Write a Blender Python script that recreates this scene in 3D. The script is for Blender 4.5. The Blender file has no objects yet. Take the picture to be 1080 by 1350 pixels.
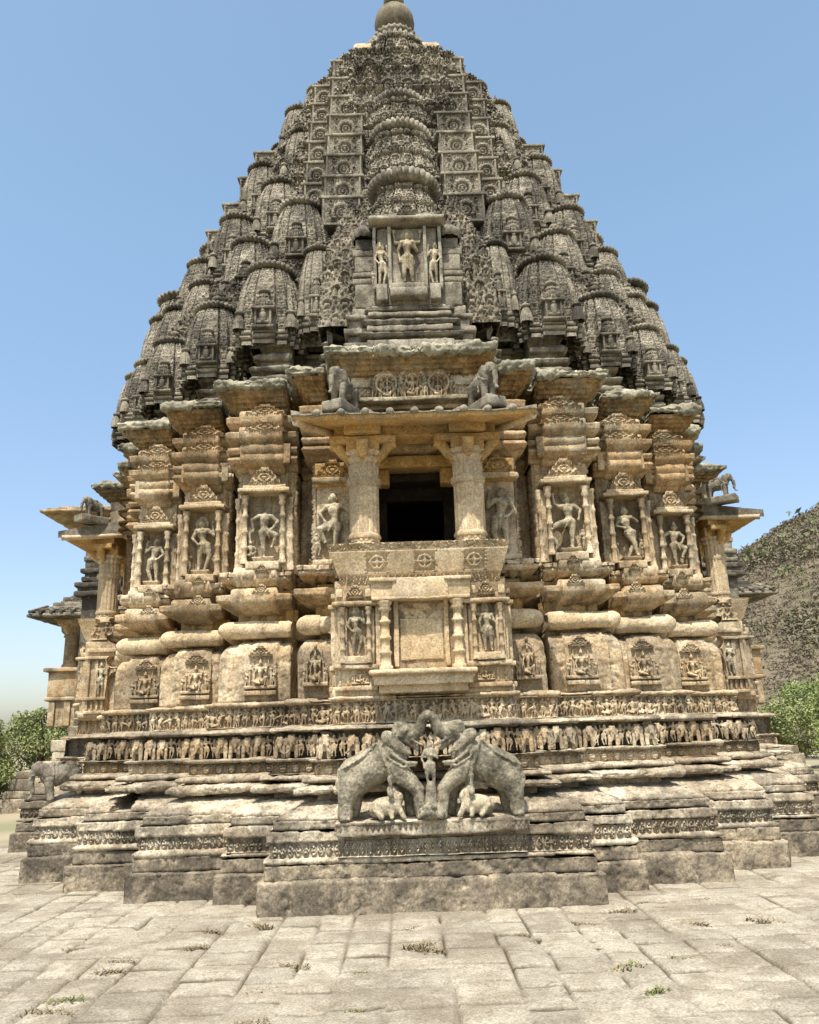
import bpy, math, random
import numpy as np
from mathutils import Vector, Matrix, Euler
R = math.radians
rng = np.random.RandomState(7)
random.seed(7)
SC = bpy.context.scene
COL = SC.collection
# ------------------------------------------------------------------ camera
CAM_X, CAM_Z, PITCH, ROLL, YAW = -0.18, 1.6, 15.2, -1.9, -0.62
cd = bpy.data.cameras.new('camera'); cam = bpy.data.objects.new('camera', cd); COL.objects.link(cam)
cd.sensor_fit = 'VERTICAL'; cd.sensor_height = 36; cd.sensor_width = 36; cd.lens = 28.0
cd.clip_start = 0.05; cd.clip_end = 3000
cam.matrix_world = Matrix.Translation((CAM_X, 0, CAM_Z)) @ Matrix.Rotation(R(YAW), 4, 'Z') @ Matrix.Rotation(R(90+PITCH), 4, 'X') @ Matrix.Rotation(R(ROLL), 4, 'Z')
SC.camera = cam
# ------------------------------------------------------------------ world and sun
SUN_EL, SUN_AZ = 65.0, -14.0      # azimuth: degrees to the left of straight behind the camera
w = bpy.data.worlds.new('World'); SC.world = w; w.use_nodes = True
nt = w.node_tree; bg = nt.nodes['Background']
sky = nt.nodes.new('ShaderNodeTexSky'); sky.sky_type = 'NISHITA'; sky.sun_disc = False
sky.sun_elevation = R(SUN_EL); sky.air_density = 1.0; sky.dust_density = 1.8; sky.ozone_density = 1.3
sdir = Vector((math.sin(R(SUN_AZ))*math.cos(R(SUN_EL)), -math.cos(R(SUN_AZ))*math.cos(R(SUN_EL)), math.sin(R(SUN_EL))))
sky.sun_rotation = math.atan2(sdir.x, sdir.y)
tint = nt.nodes.new('ShaderNodeMix'); tint.data_type = 'RGBA'; tint.blend_type = 'MULTIPLY'; tint.inputs[0].default_value = 1; tint.inputs[7].default_value = (1.27, 1.32, 1.20, 1)
tc = nt.nodes.new('ShaderNodeTexCoord'); sx_ = nt.nodes.new('ShaderNodeSeparateXYZ'); nt.links.new(tc.outputs['Generated'], sx_.inputs[0])
tr = nt.nodes.new('ShaderNodeValToRGB'); tr.color_ramp.elements[0].position = 0.0; tr.color_ramp.elements[0].color = (1.0, .96, .96, 1); tr.color_ramp.elements[1].position = 0.55; tr.color_ramp.elements[1].color = (1.27, 1.34, 1.20, 1)
e_ = tr.color_ramp.elements.new(.22); e_.color = (1.06, 1.04, 1.02, 1)
nt.links.new(sx_.outputs[2], tr.inputs[0]); nt.links.new(tr.outputs[0], tint.inputs[7])
nt.links.new(sky.outputs[0], tint.inputs[6]); nt.links.new(tint.outputs[2], bg.inputs[0]); bg.inputs[1].default_value = 0.15
sl = bpy.data.lights.new('sun', 'SUN'); sun = bpy.data.objects.new('sun', sl); COL.objects.link(sun)
sl.energy = 5.0; sl.angle = R(0.5); sl.color = (1.0, 0.94, 0.865)
sun.rotation_euler = (-sdir).to_track_quat('-Z', 'Y').to_euler()
SC.view_settings.view_transform = 'Standard'; SC.view_settings.look = 'None'; SC.view_settings.exposure = 0.55; SC.view_settings.gamma = 1
SC.cycles.max_bounces = 6

D = 14.4          # distance from the camera to the centre of the sanctum

# ------------------------------------------------------------------ materials
def lk(nt, a, b): nt.links.new(a, b)
def stone(name, cols, dark, dark_amt=0.5, mott=0.9,  dark_scale=0.9, streak=0.4, bump=0.35, rough=0.92, fine=45, pale=None, pale_amt=0.0, blocks=0.0):
    m = bpy.data.materials.new(name); m.use_nodes = True
    nt = m.node_tree; b = nt.nodes['Principled BSDF']; b.inputs['Roughness'].default_value = rough
    b.inputs['Specular IOR Level'].default_value = 0.15
    g = nt.nodes.new('ShaderNodeNewGeometry')
    def noise(sc, det, vec=None, rg=0.6):
        n = nt.nodes.new('ShaderNodeTexNoise'); n.inputs['Scale'].default_value = sc; n.inputs['Detail'].default_value = det
        n.inputs['Roughness'].default_value = rg
        lk(nt, vec if vec else g.outputs['Position'], n.inputs['Vector']); return n
    n1 = noise(0.8, 4); n2 = noise(4.5, 6); n3 = noise(fine, 5, rg=0.75)
    r = nt.nodes.new('ShaderNodeValToRGB'); e = r.color_ramp.elements
    e[0].position = 0.42; e[0].color = (*cols[0], 1); e[1].position = 0.58; e[1].color = (*cols[-1], 1)
    if len(cols) > 2:
        x = e.new(0.5); x.color = (*cols[1], 1)
    mx = nt.nodes.new('ShaderNodeMath'); mx.operation = 'ADD'
    h = nt.nodes.new('ShaderNodeMath'); h.operation = 'MULTIPLY'; h.inputs[1].default_value = 0.5
    lk(nt, n1.outputs[0], mx.inputs[0]); lk(nt, n2.outputs[0], mx.inputs[1]); lk(nt, mx.outputs[0], h.inputs[0]); lk(nt, h.outputs[0], r.inputs[0])
    col = r.outputs[0]
    def over(col, fac, c, kind='MIX'):
        k = nt.nodes.new('ShaderNodeMix'); k.data_type = 'RGBA'; k.blend_type = kind
        lk(nt, fac, k.inputs[0]); lk(nt, col, k.inputs[6])
        if isinstance(c, tuple): k.inputs[7].default_value = (*c, 1)
        else: lk(nt, c, k.inputs[7])
        return k.outputs[2]
    def ramp(src, lo, hi, amt):
        q = nt.nodes.new('ShaderNodeMapRange'); q.inputs[1].default_value = lo; q.inputs[2].default_value = hi; q.inputs[4].default_value = amt
        lk(nt, src, q.inputs[0]); return q.outputs[0]
    # soot / algae patches
    d1 = noise(dark_scale, 7, rg=0.68); col = over(col, ramp(d1.outputs[0], 0.49, 0.57, dark_amt), dark)
    mp = nt.nodes.new('ShaderNodeMapping'); mp.inputs['Scale'].default_value = (5, 5, 0.7); lk(nt, g.outputs['Position'], mp.inputs[0])
    d2 = noise(1.0, 6, mp.outputs[0]); col = over(col, ramp(d2.outputs[0], 0.52, 0.68, streak), dark)
    d3 = noise(14, 6, rg=0.75); col = over(col, ramp(d3.outputs[0], 0.52, 0.60, dark_amt*mott), dark)
    if pale:
        p = noise(7, 6, rg=0.7); col = over(col, ramp(p.outputs[0], 0.55, 0.66, pale_amt), pale)
    # speckle
    sp = ramp(n3.outputs[0], 0.35, 0.65, 1.0)
    mm = nt.nodes.new('ShaderNodeMapRange'); mm.inputs[3].default_value = 0.45; mm.inputs[4].default_value = 1.45; lk(nt, n3.outputs[0], mm.inputs[0]); mm.inputs[1].default_value = 0.3; mm.inputs[2].default_value = 0.7
    hs = nt.nodes.new('ShaderNodeHueSaturation'); lk(nt, col, hs.inputs['Color']); lk(nt, mm.outputs[0], hs.inputs['Value'])
    lk(nt, hs.outputs[0], b.inputs['Base Color'])
    bm = nt.nodes.new('ShaderNodeBump'); bm.inputs['Strength'].default_value = bump; bm.inputs['Distance'].default_value = 0.02
    ad = nt.nodes.new('ShaderNodeMath'); ad.operation = 'ADD'; lk(nt, n3.outputs[0], ad.inputs[0]); lk(nt, d3.outputs[0], ad.inputs[1])
    lk(nt, ad.outputs[0], bm.inputs['Height']); lk(nt, bm.outputs[0], b.inputs['Normal'])
    return m
DK = (0.055, 0.05, 0.036)
M_PLINTH = stone('weathered_plinth_stone', [(0.27, 0.215, 0.145), (0.40, 0.33, 0.23), (0.52, 0.45, 0.33)], (0.065, 0.055, 0.042), 0.6, 0.8, 1.1, 0.45)
M_BASE = stone('grey_base_stone', [(0.16, 0.13, 0.092), (0.25, 0.205, 0.145), (0.38, 0.31, 0.21)], (0.055, 0.048, 0.038), 0.65, 0.8, 1.3, 0.45)
M_WALL = stone('cream_wall_stone', [(0.37, 0.265, 0.15), (0.48, 0.365, 0.225), (0.60, 0.49, 0.33)], (0.10, 0.08, 0.055), 0.55, 0.75, 0.9, 0.6)
M_CREAM = stone('clean_cream_stone', [(0.52, 0.39, 0.225), (0.63, 0.505, 0.335)], (0.2, 0.155, 0.10), 0.4, 0.75, 1.2, 0.45)
M_OCHRE = stone('ochre_sheltered_stone', [(0.42, 0.25, 0.085), (0.50, 0.32, 0.125), (0.44, 0.31, 0.16)], (0.14, 0.10, 0.055), 0.4, 0.8, 1.2, 0.3)
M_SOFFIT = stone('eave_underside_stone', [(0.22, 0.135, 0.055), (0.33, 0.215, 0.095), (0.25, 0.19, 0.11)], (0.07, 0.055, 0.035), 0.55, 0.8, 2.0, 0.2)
M_SHADE = stone('shade_dark_inner_stone', [(0.03, 0.024, 0.016), (0.05, 0.04, 0.028)], (0.015, 0.013, 0.01), 0.5, 0.8, 2.0, 0.2)  # doorway shade put into the colour: near-black so the opening reads dark
M_DARKO = stone('brown_cornice_stone', [(0.34, 0.22, 0.11), (0.46, 0.325, 0.18), (0.50, 0.40, 0.26)], DK, 0.5, 0.7, 1.1, 0.4)
M_TOWER = stone('grey_tower_stone', [(0.21, 0.18, 0.135), (0.30, 0.265, 0.20), (0.42, 0.375, 0.285)], (0.06, 0.053, 0.042), 0.8, 0.25, 0.8, 0.7, pale=(0.52, 0.46, 0.34), pale_amt=0.4)
M_DTOWER = stone('dark_tower_stone', [(0.12, 0.102, 0.076), (0.19, 0.165, 0.122), (0.29, 0.255, 0.19)], (0.042, 0.037, 0.03), 0.8, 0.25, 0.9, 0.65, pale=(0.42, 0.37, 0.27), pale_amt=0.35)
M_LICHEN = stone('lichen_topped_stone', [(0.26, 0.235, 0.165), (0.38, 0.345, 0.25)], (0.07, 0.07, 0.05), 0.55, 0.8, 2.0, 0.2)
M_ELE = stone('grey_statue_stone', [(0.17, 0.15, 0.105), (0.27, 0.235, 0.165), (0.36, 0.315, 0.225)], (0.06, 0.054, 0.04), 0.65, 0.8, 2.2, 0.4, bump=.6)
M_STAT = stone('pale_statue_stone', [(0.34, 0.275, 0.17), (0.50, 0.43, 0.30)], (0.09, 0.075, 0.05), 0.65, 0.8, 3.0, 0.3, bump=.5)
M_FINIAL = stone('finial_stone', [(0.17, 0.14, 0.09), (0.25, 0.21, 0.14)], DK, 0.5, 0.8, 1.5, 0.4)

def plain(name, col, rough=0.8, c2=None, scale=5):
    m = bpy.data.materials.new(name); m.use_nodes = True; nt = m.node_tree; b = nt.nodes['Principled BSDF']
    b.inputs['Roughness'].default_value = rough; b.inputs['Specular IOR Level'].default_value = 0.2
    if c2:
        n = nt.nodes.new('ShaderNodeTexNoise'); n.inputs['Scale'].default_value = scale; n.inputs['Detail'].default_value = 5
        g = nt.nodes.new('ShaderNodeNewGeometry'); lk(nt, g.outputs['Position'], n.inputs[0])
        r = nt.nodes.new('ShaderNodeValToRGB'); r.color_ramp.elements[0].position = 0.38; r.color_ramp.elements[1].position = 0.62
        r.color_ramp.elements[0].color = (*col, 1); r.color_ramp.elements[1].color = (*c2, 1)
        lk(nt, n.outputs[0], r.inputs[0]); lk(nt, r.outputs[0], b.inputs[0])
    else: b.inputs[0].default_value = (*col, 1)
    return m

# ------------------------------------------------------------------ noise
def _h(i, j, k, s):
    x = (i*374761393 + j*668265263 + k*1274126177 + s*974634777) & 0xffffffff
    x = ((x ^ (x >> 13))*1274126177) & 0xffffffff
    return ((x ^ (x >> 16)) & 0xffffff)/float(0xffffff)
def vnoise(P, sc, seed=0):
    Q = np.asarray(P)/sc; I = np.floor(Q).astype(np.int64); f = Q-I; f = f*f*(3-2*f)
    o = 0
    for a in (0, 1):
        wa = f[..., 0] if a else 1-f[..., 0]
        for b in (0, 1):
            wb = f[..., 1] if b else 1-f[..., 1]
            for c in (0, 1):
                wc = f[..., 2] if c else 1-f[..., 2]
                o = o+wa*wb*wc*_h(I[..., 0]+a, I[..., 1]+b, I[..., 2]+c, seed)
    return o*2-1
def stone_noise(P, amp=1.0):
    return amp*(0.009*vnoise(P, .35, 1)+0.006*vnoise(P, .11, 2)+0.0045*vnoise(P, .04, 3))

# ------------------------------------------------------------------ mesh collector
class MB:
    def __init__(s): s.V = []; s.F = []; s.n = 0
    def add(s, V, F):
        V = np.asarray(V, float).reshape(-1, 3); F = np.asarray(F, np.int64)
        s.V.append(V); s.F.append(F+s.n); s.n += len(V); return s
    def grid(s, G, cu=False, cv=False):
        a, b = G.shape[:2]; I = np.arange(a*b).reshape(a, b)
        if cu: I = np.concatenate([I, I[:, :1]], 1)
        if cv: I = np.concatenate([I, I[:1]], 0)
        F = np.stack([I[:-1, :-1], I[:-1, 1:], I[1:, 1:], I[1:, :-1]], -1).reshape(-1, 4)
        return s.add(G.reshape(-1, 3), F)
    def box(s, c, size, r=0.012, res=0.06, taper=0.0, rotz=0.0):
        """rounded, gridded box; taper shrinks the bottom"""
        c = np.array(c, float); h = np.array(size, float)/2; r = min(r, h.min()*.9)
        M = np.array(Matrix.Rotation(rotz, 3, 'Z'))
        for ax in range(3):
            for sg in (-1, 1):
                a, b = (ax+1) % 3, (ax+2) % 3
                def ln(hh):
                    n = max(1, int(round(2*hh/res))); t = np.linspace(-hh+r, hh-r, n+1)
                    return np.concatenate([[-hh, -hh+r*.35], t, [hh-r*.35, hh]])
                A, B = np.meshgrid(ln(h[a]), ln(h[b]), indexing='ij')
                P = np.zeros(A.shape+(3,)); P[..., ax] = sg*h[ax]; P[..., a] = A; P[..., b] = B
                inn = np.clip(P, -(h-r), h-r); d = P-inn; l = np.linalg.norm(d, axis=-1, keepdims=True)
                P = inn+d/np.maximum(l, 1e-9)*r
                if taper:
                    k = 1-taper*(h[2]-P[..., 2:3])/(2*h[2]); P[..., 0:1] *= k; P[..., 1:2] *= k
                P = P@M.T
                if sg < 0: P = P[::-1]
                s.grid(P+c)
        return s
    def lathe(s, prof, c=(0, 0, 0), n=24, ribs=0, rib=0.0, square=0.0, rot=0.0):
        t = np.arange(n)/n*2*math.pi+rot
        prof = np.array(prof, float)
        rr = prof[:, 0][:, None]*np.ones(n)
        if ribs: rr = rr*(1+rib*np.abs(np.sin(t*ribs/2))[None]-rib/2)
        if square:
            q = 1/np.maximum(np.abs(np.cos(t)), np.abs(np.sin(t))); rr = rr*(1+(q-1)*square)[None]
        G = np.stack([rr*np.cos(t)+c[0], rr*np.sin(t)+c[1], prof[:, 1][:, None]+c[2]+0*rr], -1)
        return s.grid(G, cu=True)
    def tube(s, pts, rad, n=10):
        pts = np.array(pts, float); k = len(pts); rad = np.ones(k)*rad if np.isscalar(rad) else np.array(rad, float)
        G = []
        for i in range(k):
            t = pts[min(i+1, k-1)]-pts[max(i-1, 0)]; t = t/np.linalg.norm(t)
            up = np.array([0, 0, 1.]) if abs(t[2]) < .9 else np.array([0, 1., 0])
            a = np.cross(up, t); a /= np.linalg.norm(a); b = np.cross(t, a)
            th = np.arange(n)/n*2*math.pi
            G.append(pts[i]+rad[i]*(np.cos(th)[:, None]*a+np.sin(th)[:, None]*b))
        s.grid(np.array(G), cu=True)
        for ring, fl in ((0, True), (k-1, False)):
            q = G[ring]; V = np.concatenate([q, [q.mean(0)]])
            s.add(V, [[i, (i+1) % n, n, n] if not fl else [(i+1) % n, i, n, n] for i in range(n)])
        return s
    def capsule(s, p0, p1, r0, r1, n=14, m=5):
        p0 = np.array(p0, float); p1 = np.array(p1, float); d = p1-p0; L = np.linalg.norm(d)
        if L < 1e-6: d = np.array([0, 0, 1.]); L = 1e-6
        t = d/L; up = np.array([0, 0, 1.]) if abs(t[2]) < .9 else np.array([0, 1., 0])
        a = np.cross(up, t); a /= np.linalg.norm(a); b = np.cross(t, a); th = np.arange(n)/n*2*math.pi
        ph = np.linspace(-math.pi/2, 0, m+1); rows = [(p0+t*r0*math.sin(q), r0*max(math.cos(q), .02)) for q in ph]
        rows += [(p1+t*r1*math.sin(q), r1*max(math.cos(q), .02)) for q in np.linspace(0, math.pi/2, m+1)]
        G = np.array([c+r*(np.cos(th)[:, None]*a+np.sin(th)[:, None]*b) for c, r in rows])
        s.grid(G, cu=True)
        k = len(rows)
        base = s.n-k*n
        # caps
        for ring, fl in ((0, True), (k-1, False)):
            cen = G[ring].mean(0); q = G[ring]
            V = np.concatenate([q, [cen]]); 
            F = [[i, (i+1) % n, n, n] if not fl else [(i+1) % n, i, n, n] for i in range(n)]
            s.add(V, F)
        return s
    def ell(s, c, rad, rot=(0, 0, 0), n=20, m=12):
        th = np.arange(n)/n*2*math.pi; ph = np.linspace(-math.pi/2+.02, math.pi/2-.02, m)
        G = np.stack([np.cos(ph)[:, None]*np.cos(th)*rad[0], np.cos(ph)[:, None]*np.sin(th)*rad[1], np.sin(ph)[:, None]*rad[2]+0*th], -1)
        Mx = np.array(Euler(rot).to_matrix()); G = G@Mx.T+np.array(c, float)
        s.grid(G, cu=True)
        for ring, fl in ((0, True), (m-1, False)):
            q = G[ring]; V = np.concatenate([q, [q.mean(0)]])
            F = [[i, (i+1) % n, n, n] if not fl else [(i+1) % n, i, n, n] for i in range(n)]
            s.add(V, F)
        return s
    def data(s):
        return np.concatenate(s.V), np.concatenate(s.F)
def raw_mesh(name, V, F):
    me = bpy.data.meshes.new(name)
    tri = F[:, 2] == F[:, 3]
    if tri.any():
        Q = F[~tri]; T = F[tri][:, :3]
        idx = np.concatenate([Q.reshape(-1), T.reshape(-1)]); st = np.concatenate([np.arange(len(Q))*4, len(Q)*4+np.arange(len(T))*3])
    else: idx = F.reshape(-1); st = np.arange(len(F))*4
    me.vertices.add(len(V)); me.vertices.foreach_set('co', V.astype(np.float32).reshape(-1))
    me.loops.add(len(idx)); me.loops.foreach_set('vertex_index', idx.astype(np.int32))
    me.polygons.add(len(st)); me.polygons.foreach_set('loop_start', st.astype(np.int32))
    me.update(calc_edges=True); me.validate()
    return me
def put(name, mesh, mat, parent=None, loc=(0, 0, 0), smooth=False):
    if mesh.materials: pass
    else: mesh.materials.append(mat)
    if smooth: mesh.polygons.foreach_set('use_smooth', np.ones(len(mesh.polygons), bool))
    o = bpy.data.objects.new(name, mesh); COL.objects.link(o); o.parent = parent; o.location = loc
    return o
def build(mb, name, mat, parent=None, loc=(0, 0, 0), smooth=False, rough=1.0, seed=0):
    V, F = mb.data()
    if rough:
        P = V+seed*7.3
        for k in range(3):
            V[:, k] += rough*(0.005*vnoise(P, .17, 11+k)+0.004*vnoise(P, .05, 21+k))
    return put(name, raw_mesh(name, V, F), mat, parent, loc, smooth)
def thing(name, label, cat, loc=(0, 0, 0), rotz=0, group=None):
    o = bpy.data.objects.new(name, None); COL.objects.link(o); o.location = loc; o.rotation_euler = (0, 0, rotz)
    o['label'] = label; o['category'] = cat; o.empty_display_size = .3
    if group: o['group'] = group
    return o
def tag(o, label=None, cat=None, group=None, kind=None):
    for k, v in (('label', label), ('category', cat), ('group', group), ('kind', kind)):
        if v: o[k] = v
    return o
def empty(name, parent, loc=(0, 0, 0), rotz=0):
    o = bpy.data.objects.new(name, None); COL.objects.link(o); o.parent = parent; o.location = loc; o.rotation_euler = (0, 0, rotz); o.empty_display_size = .2
    return o
def copy_tree(o, parent=None):
    c = o.copy(); COL.objects.link(c); c.parent = parent if parent else o.parent
    for ch in list(o.children): copy_tree(ch, c)
    return c

# ------------------------------------------------------------------ carved height patterns: f(u, v, H, ctx) in metres
def capd(x, y, ax, ay, bx, by, r):
    dx, dy = bx-ax, by-ay; L = dx*dx+dy*dy+1e-9
    t = np.clip(((x-ax)*dx+(y-ay)*dy)/L, 0, 1); d2 = (x-ax-t*dx)**2+(y-ay-t*dy)**2
    return np.sqrt(np.maximum(r*r-d2, 0))
def p_none(u, v, H, c): return 0*u
_K = 37; _pr = np.random.RandomState(3).rand(_K, 24)
def p_figs(depth=.04, wr=.46):
    def f(u, v, H, c):
        w_ = H*wr; i = np.floor(u/w_+.5).astype(int); x = (u-i*w_)/H; y = v/H
        p = _pr[(i+c*5) % _K]; g = lambda k: p[..., k]
        hx = (g(0)-.5)*.16; lean = (g(1)-.5)*.14
        hip = (hx, .42+.1*(g(17)-.5)); ch = (hx+lean, .66); hd = (ch[0]+lean*.6, .85)
        h = capd(x, y, hip[0], hip[1], ch[0], ch[1], .085)
        h = np.maximum(h, capd(x, y, hd[0], hd[1], hd[0], hd[1]+.01, .085)*1.15)
        kx = .05+g(2)*.14; ky = .22+g(3)*.1
        h = np.maximum(h, capd(x, y, hip[0]-.03, .4, hip[0]-kx, ky, .058)); h = np.maximum(h, capd(x, y, hip[0]-kx, ky, hip[0]-.04-g(4)*.12, .05, .045))
        kx2 = .04+g(5)*.16; ky2 = .2+g(6)*.16
        h = np.maximum(h, capd(x, y, hip[0]+.03, .4, hip[0]+kx2, ky2, .058)); h = np.maximum(h, capd(x, y, hip[0]+kx2, ky2, hip[0]+.03+g(7)*.14, .05, .045))
        ex = .14+g(8)*.08; ey = .5+g(9)*.22
        h = np.maximum(h, capd(x, y, ch[0]-.07, .7, ch[0]-ex, ey, .04)); h = np.maximum(h, capd(x, y, ch[0]-ex, ey, ch[0]-.05-g(10)*.2, .45+g(11)*.45, .034))
        ex = .14+g(12)*.08; ey = .5+g(13)*.22
        h = np.maximum(h, capd(x, y, ch[0]+.07, .7, ch[0]+ex, ey, .04)); h = np.maximum(h, capd(x, y, ch[0]+ex, ey, ch[0]+.05+g(14)*.2, .45+g(15)*.45, .034))
        fr = (v < H*.05) | (v > H*.95)
        bar = (np.abs(np.abs(x)-wr/2) < .03) & (g(16) > .72)
        return np.where(fr | bar, depth*.9, np.minimum(h/.07, 1.2)*depth)-depth*.75
    return f
def p_eleph(depth=.17, wr=.60):
    def f(u, v, H, c):
        w_ = H*wr; i = np.floor(u/w_+.5).astype(int); x = (u-i*w_)/H; y = v/H; p = _pr[(i+c*3) % _K]; g = lambda k: p[..., k]
        s_ = .9+g(0)*.2; sw = (g(1)-.5)*.16
        h = np.minimum(capd(x, y, 0, .66, 0, .78, .19*s_), .13)
        h = np.maximum(h, capd(x, y, -.18, .78, -.21, .62, .075)*.8); h = np.maximum(h, capd(x, y, .18, .78, .21, .62, .075)*.8)
        h = np.maximum(h, capd(x, y, 0, .6, sw, .25, .06)+.06*(capd(x, y, 0, .6, sw, .25, .06) > 0))
        h = np.maximum(h, capd(x, y, sw, .25, sw*2.2, .12, .045)+.05*(capd(x, y, sw, .25, sw*2.2, .12, .045) > 0))
        h = np.maximum(h, capd(x, y, -.14, .45, -.15-.05*g(2), .04, .068)); h = np.maximum(h, capd(x, y, .14, .45, .15+.05*g(3), .04, .068))
        gone = g(4) > .9
        h = np.where(gone, h*.45, h)
        top = np.where(v > H*.93, .14, 0)
        return np.maximum(h, top)/.2*depth-.10
    return f
def p_kirti(depth=.03, wr=1.05):
    def f(u, v, H, c):
        w_ = H*wr; i = np.floor(u/w_+.5).astype(int); x = (u-i*w_)/H; y = v/H
        h = np.minimum(capd(x, y, 0, .38, 0, .5, .27), .17); 
        h = h-1.5*capd(x, y, -.1, .56, -.1, .57, .06)-1.5*capd(x, y, .1, .56, .1, .57, .06)-1.1*capd(x, y, -.12, .3, .12, .3, .045)
        r = np.hypot(np.abs(x)-.3, y-.72); h = np.maximum(h, np.where(np.abs(r-.13) < .045, .16, 0)); h = np.maximum(h, capd(np.abs(x), y, .42, .1, .38, .5, .06))
        fr = (y < .06) | (y > .94)
        return np.where(fr, depth, h/.26*depth*1.2)-depth*.5
    return f
def p_diam(depth=.028, wr=.52):
    def f(u, v, H, c):
        w_ = H*wr; i = np.floor(u/w_+.5).astype(int); x = np.abs(u-i*w_)/(w_*.5); y = np.abs(v/H-.5)*2
        q = x/.8+y/.82
        h = np.where(q < .38, .9, np.where(q < .62, .15, np.where(q < 1.0, 1.0, 0.0)))
        h = np.where(x > .9, .8, h); h = np.where(y > .88, 1.0, h)
        return (h-.6)*depth
    return f
def lace_h(x, y):
    """x in -.5..5, y in 0..1 : horseshoe-arch tracery"""
    r = np.hypot(x, (y-.40)*.95); h = np.where((r > .27) & (r < .40) & (y > .18), 1.0, .35)
    r2 = np.hypot(x, y-.38); h = np.where((r2 > .12) & (r2 < .19), .85, h); h = np.where(r2 < .075, 1.0, h)
    h = np.where((r2 >= .19) & (r <= .27), -.2, h); h = np.where((r2 >= .075) & (r2 <= .12), -.1, h)
    a = np.abs(x)
    for cx, cy, rr in ((.42, .86, .10), (.46, .48, .055), (.36, .14, .08), (.16, .88, .06), (0., .13, .05)):
        q = np.hypot(a-cx, y-cy); h = np.where(q < rr*.62, -.5, np.where(q < rr, .95, h))
    return h
def p_lace(depth=.045, T=.26, var=.5):
    def f(u, v, H, c):
        n = max(1, round(H/T)); Tv = H/n; j = np.floor(v/Tv).astype(int)
        uu = u/T+.5*(j % 2); i = np.floor(uu+.5).astype(int)
        h = lace_h(uu-i, v/Tv-j)
        T2 = T/2.6; j2 = np.floor(v/T2).astype(int); u2 = u/T2+.5*(j2 % 2)
        h = h+.38*(lace_h(u2-np.floor(u2+.5), v/T2-j2)-.5)
        k = _pr[(i*7+j*13+c) % _K][..., 0]
        wear = np.clip(.95+.5*vnoise(np.stack([u, v, 0*u+c], -1), .6, 91), .4, 1)
        return (h-.5)*depth*(1-var*.25+var*.5*k)*wear
    return f
def p_lattice(depth=.03, T=.09):
    def f(u, v, H, c):
        a = np.abs(((u+v)/T) % 1-.5)*2; b = np.abs(((u-v)/T) % 1-.5)*2
        return np.where((a > .62) | (b > .62), 0.0, -depth)
    return f
def p_chev(depth=.018, T=.09):
    def f(u, v, H, c):
        z = np.abs(((u/T) % 1)-.5)*2*H; q = ((v-z)/H*1.7) % .56
        return np.where(q < .28, 0, -depth)
    return f
def p_leaf(depth=.02, T=.06):
    def f(u, v, H, c):
        x = ((u/T+.5) % 1-.5)*2; y = v/H
        return np.where(y > .72, 0, np.where(np.abs(x) < .85*np.sqrt(np.clip(y/.72+.1, 0, 1)), -.2*depth, -depth*1.4))
    return f
def p_scroll(depth=.03, T=.12):
    def f(u, v, H, c):
        i = np.floor(u/T+.5).astype(int); x = (u-i*T)/H; y = v/H-.5; y = np.where(i % 2 == 0, y, -y)
        r = np.hypot(x, y); a = np.arctan2(y, x); q = (r*7-a/math.pi) % 2
        return np.where(q < .95, .3, -1.)*depth*np.clip(1.3-r, 0, 1)
    return f
def p_pil(depth=.05):
    """ribbed wall strips with scrolls, for the sheltered storey"""
    def f(u, v, H, c):
        h = np.where(((u+.04) % .21) < .1, 1., 0.)*depth
        h = h+np.where(((u+.04) % .21) < .1, 1, 0)*p_scroll(.018, .09)(u, v % .1, .1, c)
        return h
    return f
def p_pits(depth=.02):
    def f(u, v, H, c):
        P = np.stack([u, v, 0*u+c], -1)
        n = vnoise(P, .05, 31)+.9*vnoise(P, .024, 32)
        return -depth*np.clip(n-.25, 0, 1)
    return f
def p_edge(depth=.03):
    """row of worn stone ends along an eave top"""
    def f(u, v, H, c):
        i = np.floor(u/.14+.3*np.sin(u*3)).astype(int); k = _pr[(i+c) % _K][..., 3]
        P = np.stack([u, v, 0*u+c], -1)
        return depth*(k-.4)+.02*vnoise(P, .05, 41)+.02*vnoise(P, .12, 42)
    return f

# ------------------------------------------------------------------ stepped plan sweep
HALF = [(1.6, -6.5), (1.6, -5.95), (2.13, -5.95), (2.13, -5.64), (3.1, -5.64), (3.1, -4.98), (3.98, -4.98), (3.98, -4.3), (4.78, -4.3),
        (4.78, -3.4), (5.1, -3.4), (5.1, -2.6), (5.4, -2.6), (5.4, -2.1), (5.65, -2.1), (5.65, -1.5), (6.25, -1.5), (6.25, 1.5), (5.65, 1.5), (5.65, 4.4)]
def mirror(H): return [tuple(p) for p in H]+[(-x, y) for x, y in reversed(H)]
POLY_P = mirror(HALF)
POLY_B = mirror([(2.13, -5.95)]+HALF[3:16]+[(5.65, 4.4)])
def offset(poly, s):
    P = np.array(poly, float); n = len(P); d = np.roll(P, -1, 0)-P; L = np.linalg.norm(d, axis=1, keepdims=True); d = d/L
    nin = np.stack([-d[:, 1], d[:, 0]], 1)          # inward (left of a CCW edge)
    out = []
    for i in range(n):
        a, b = nin[i-1], nin[i]
        k = 1+a@b
        out.append(P[i]+s*(a+b)/k if k > .05 else P[i]+s*a)
    return np.array(out)
def resample(prof, dv):
    prof = np.array(prof, float); out = [prof[0]]
    for a, b in zip(prof[:-1], prof[1:]):
        n = max(1, int(math.ceil(np.linalg.norm(b-a)/dv)))
        for k in range(1, n+1): out.append(a+(b-a)*k/n)
    return np.array(out)
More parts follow.
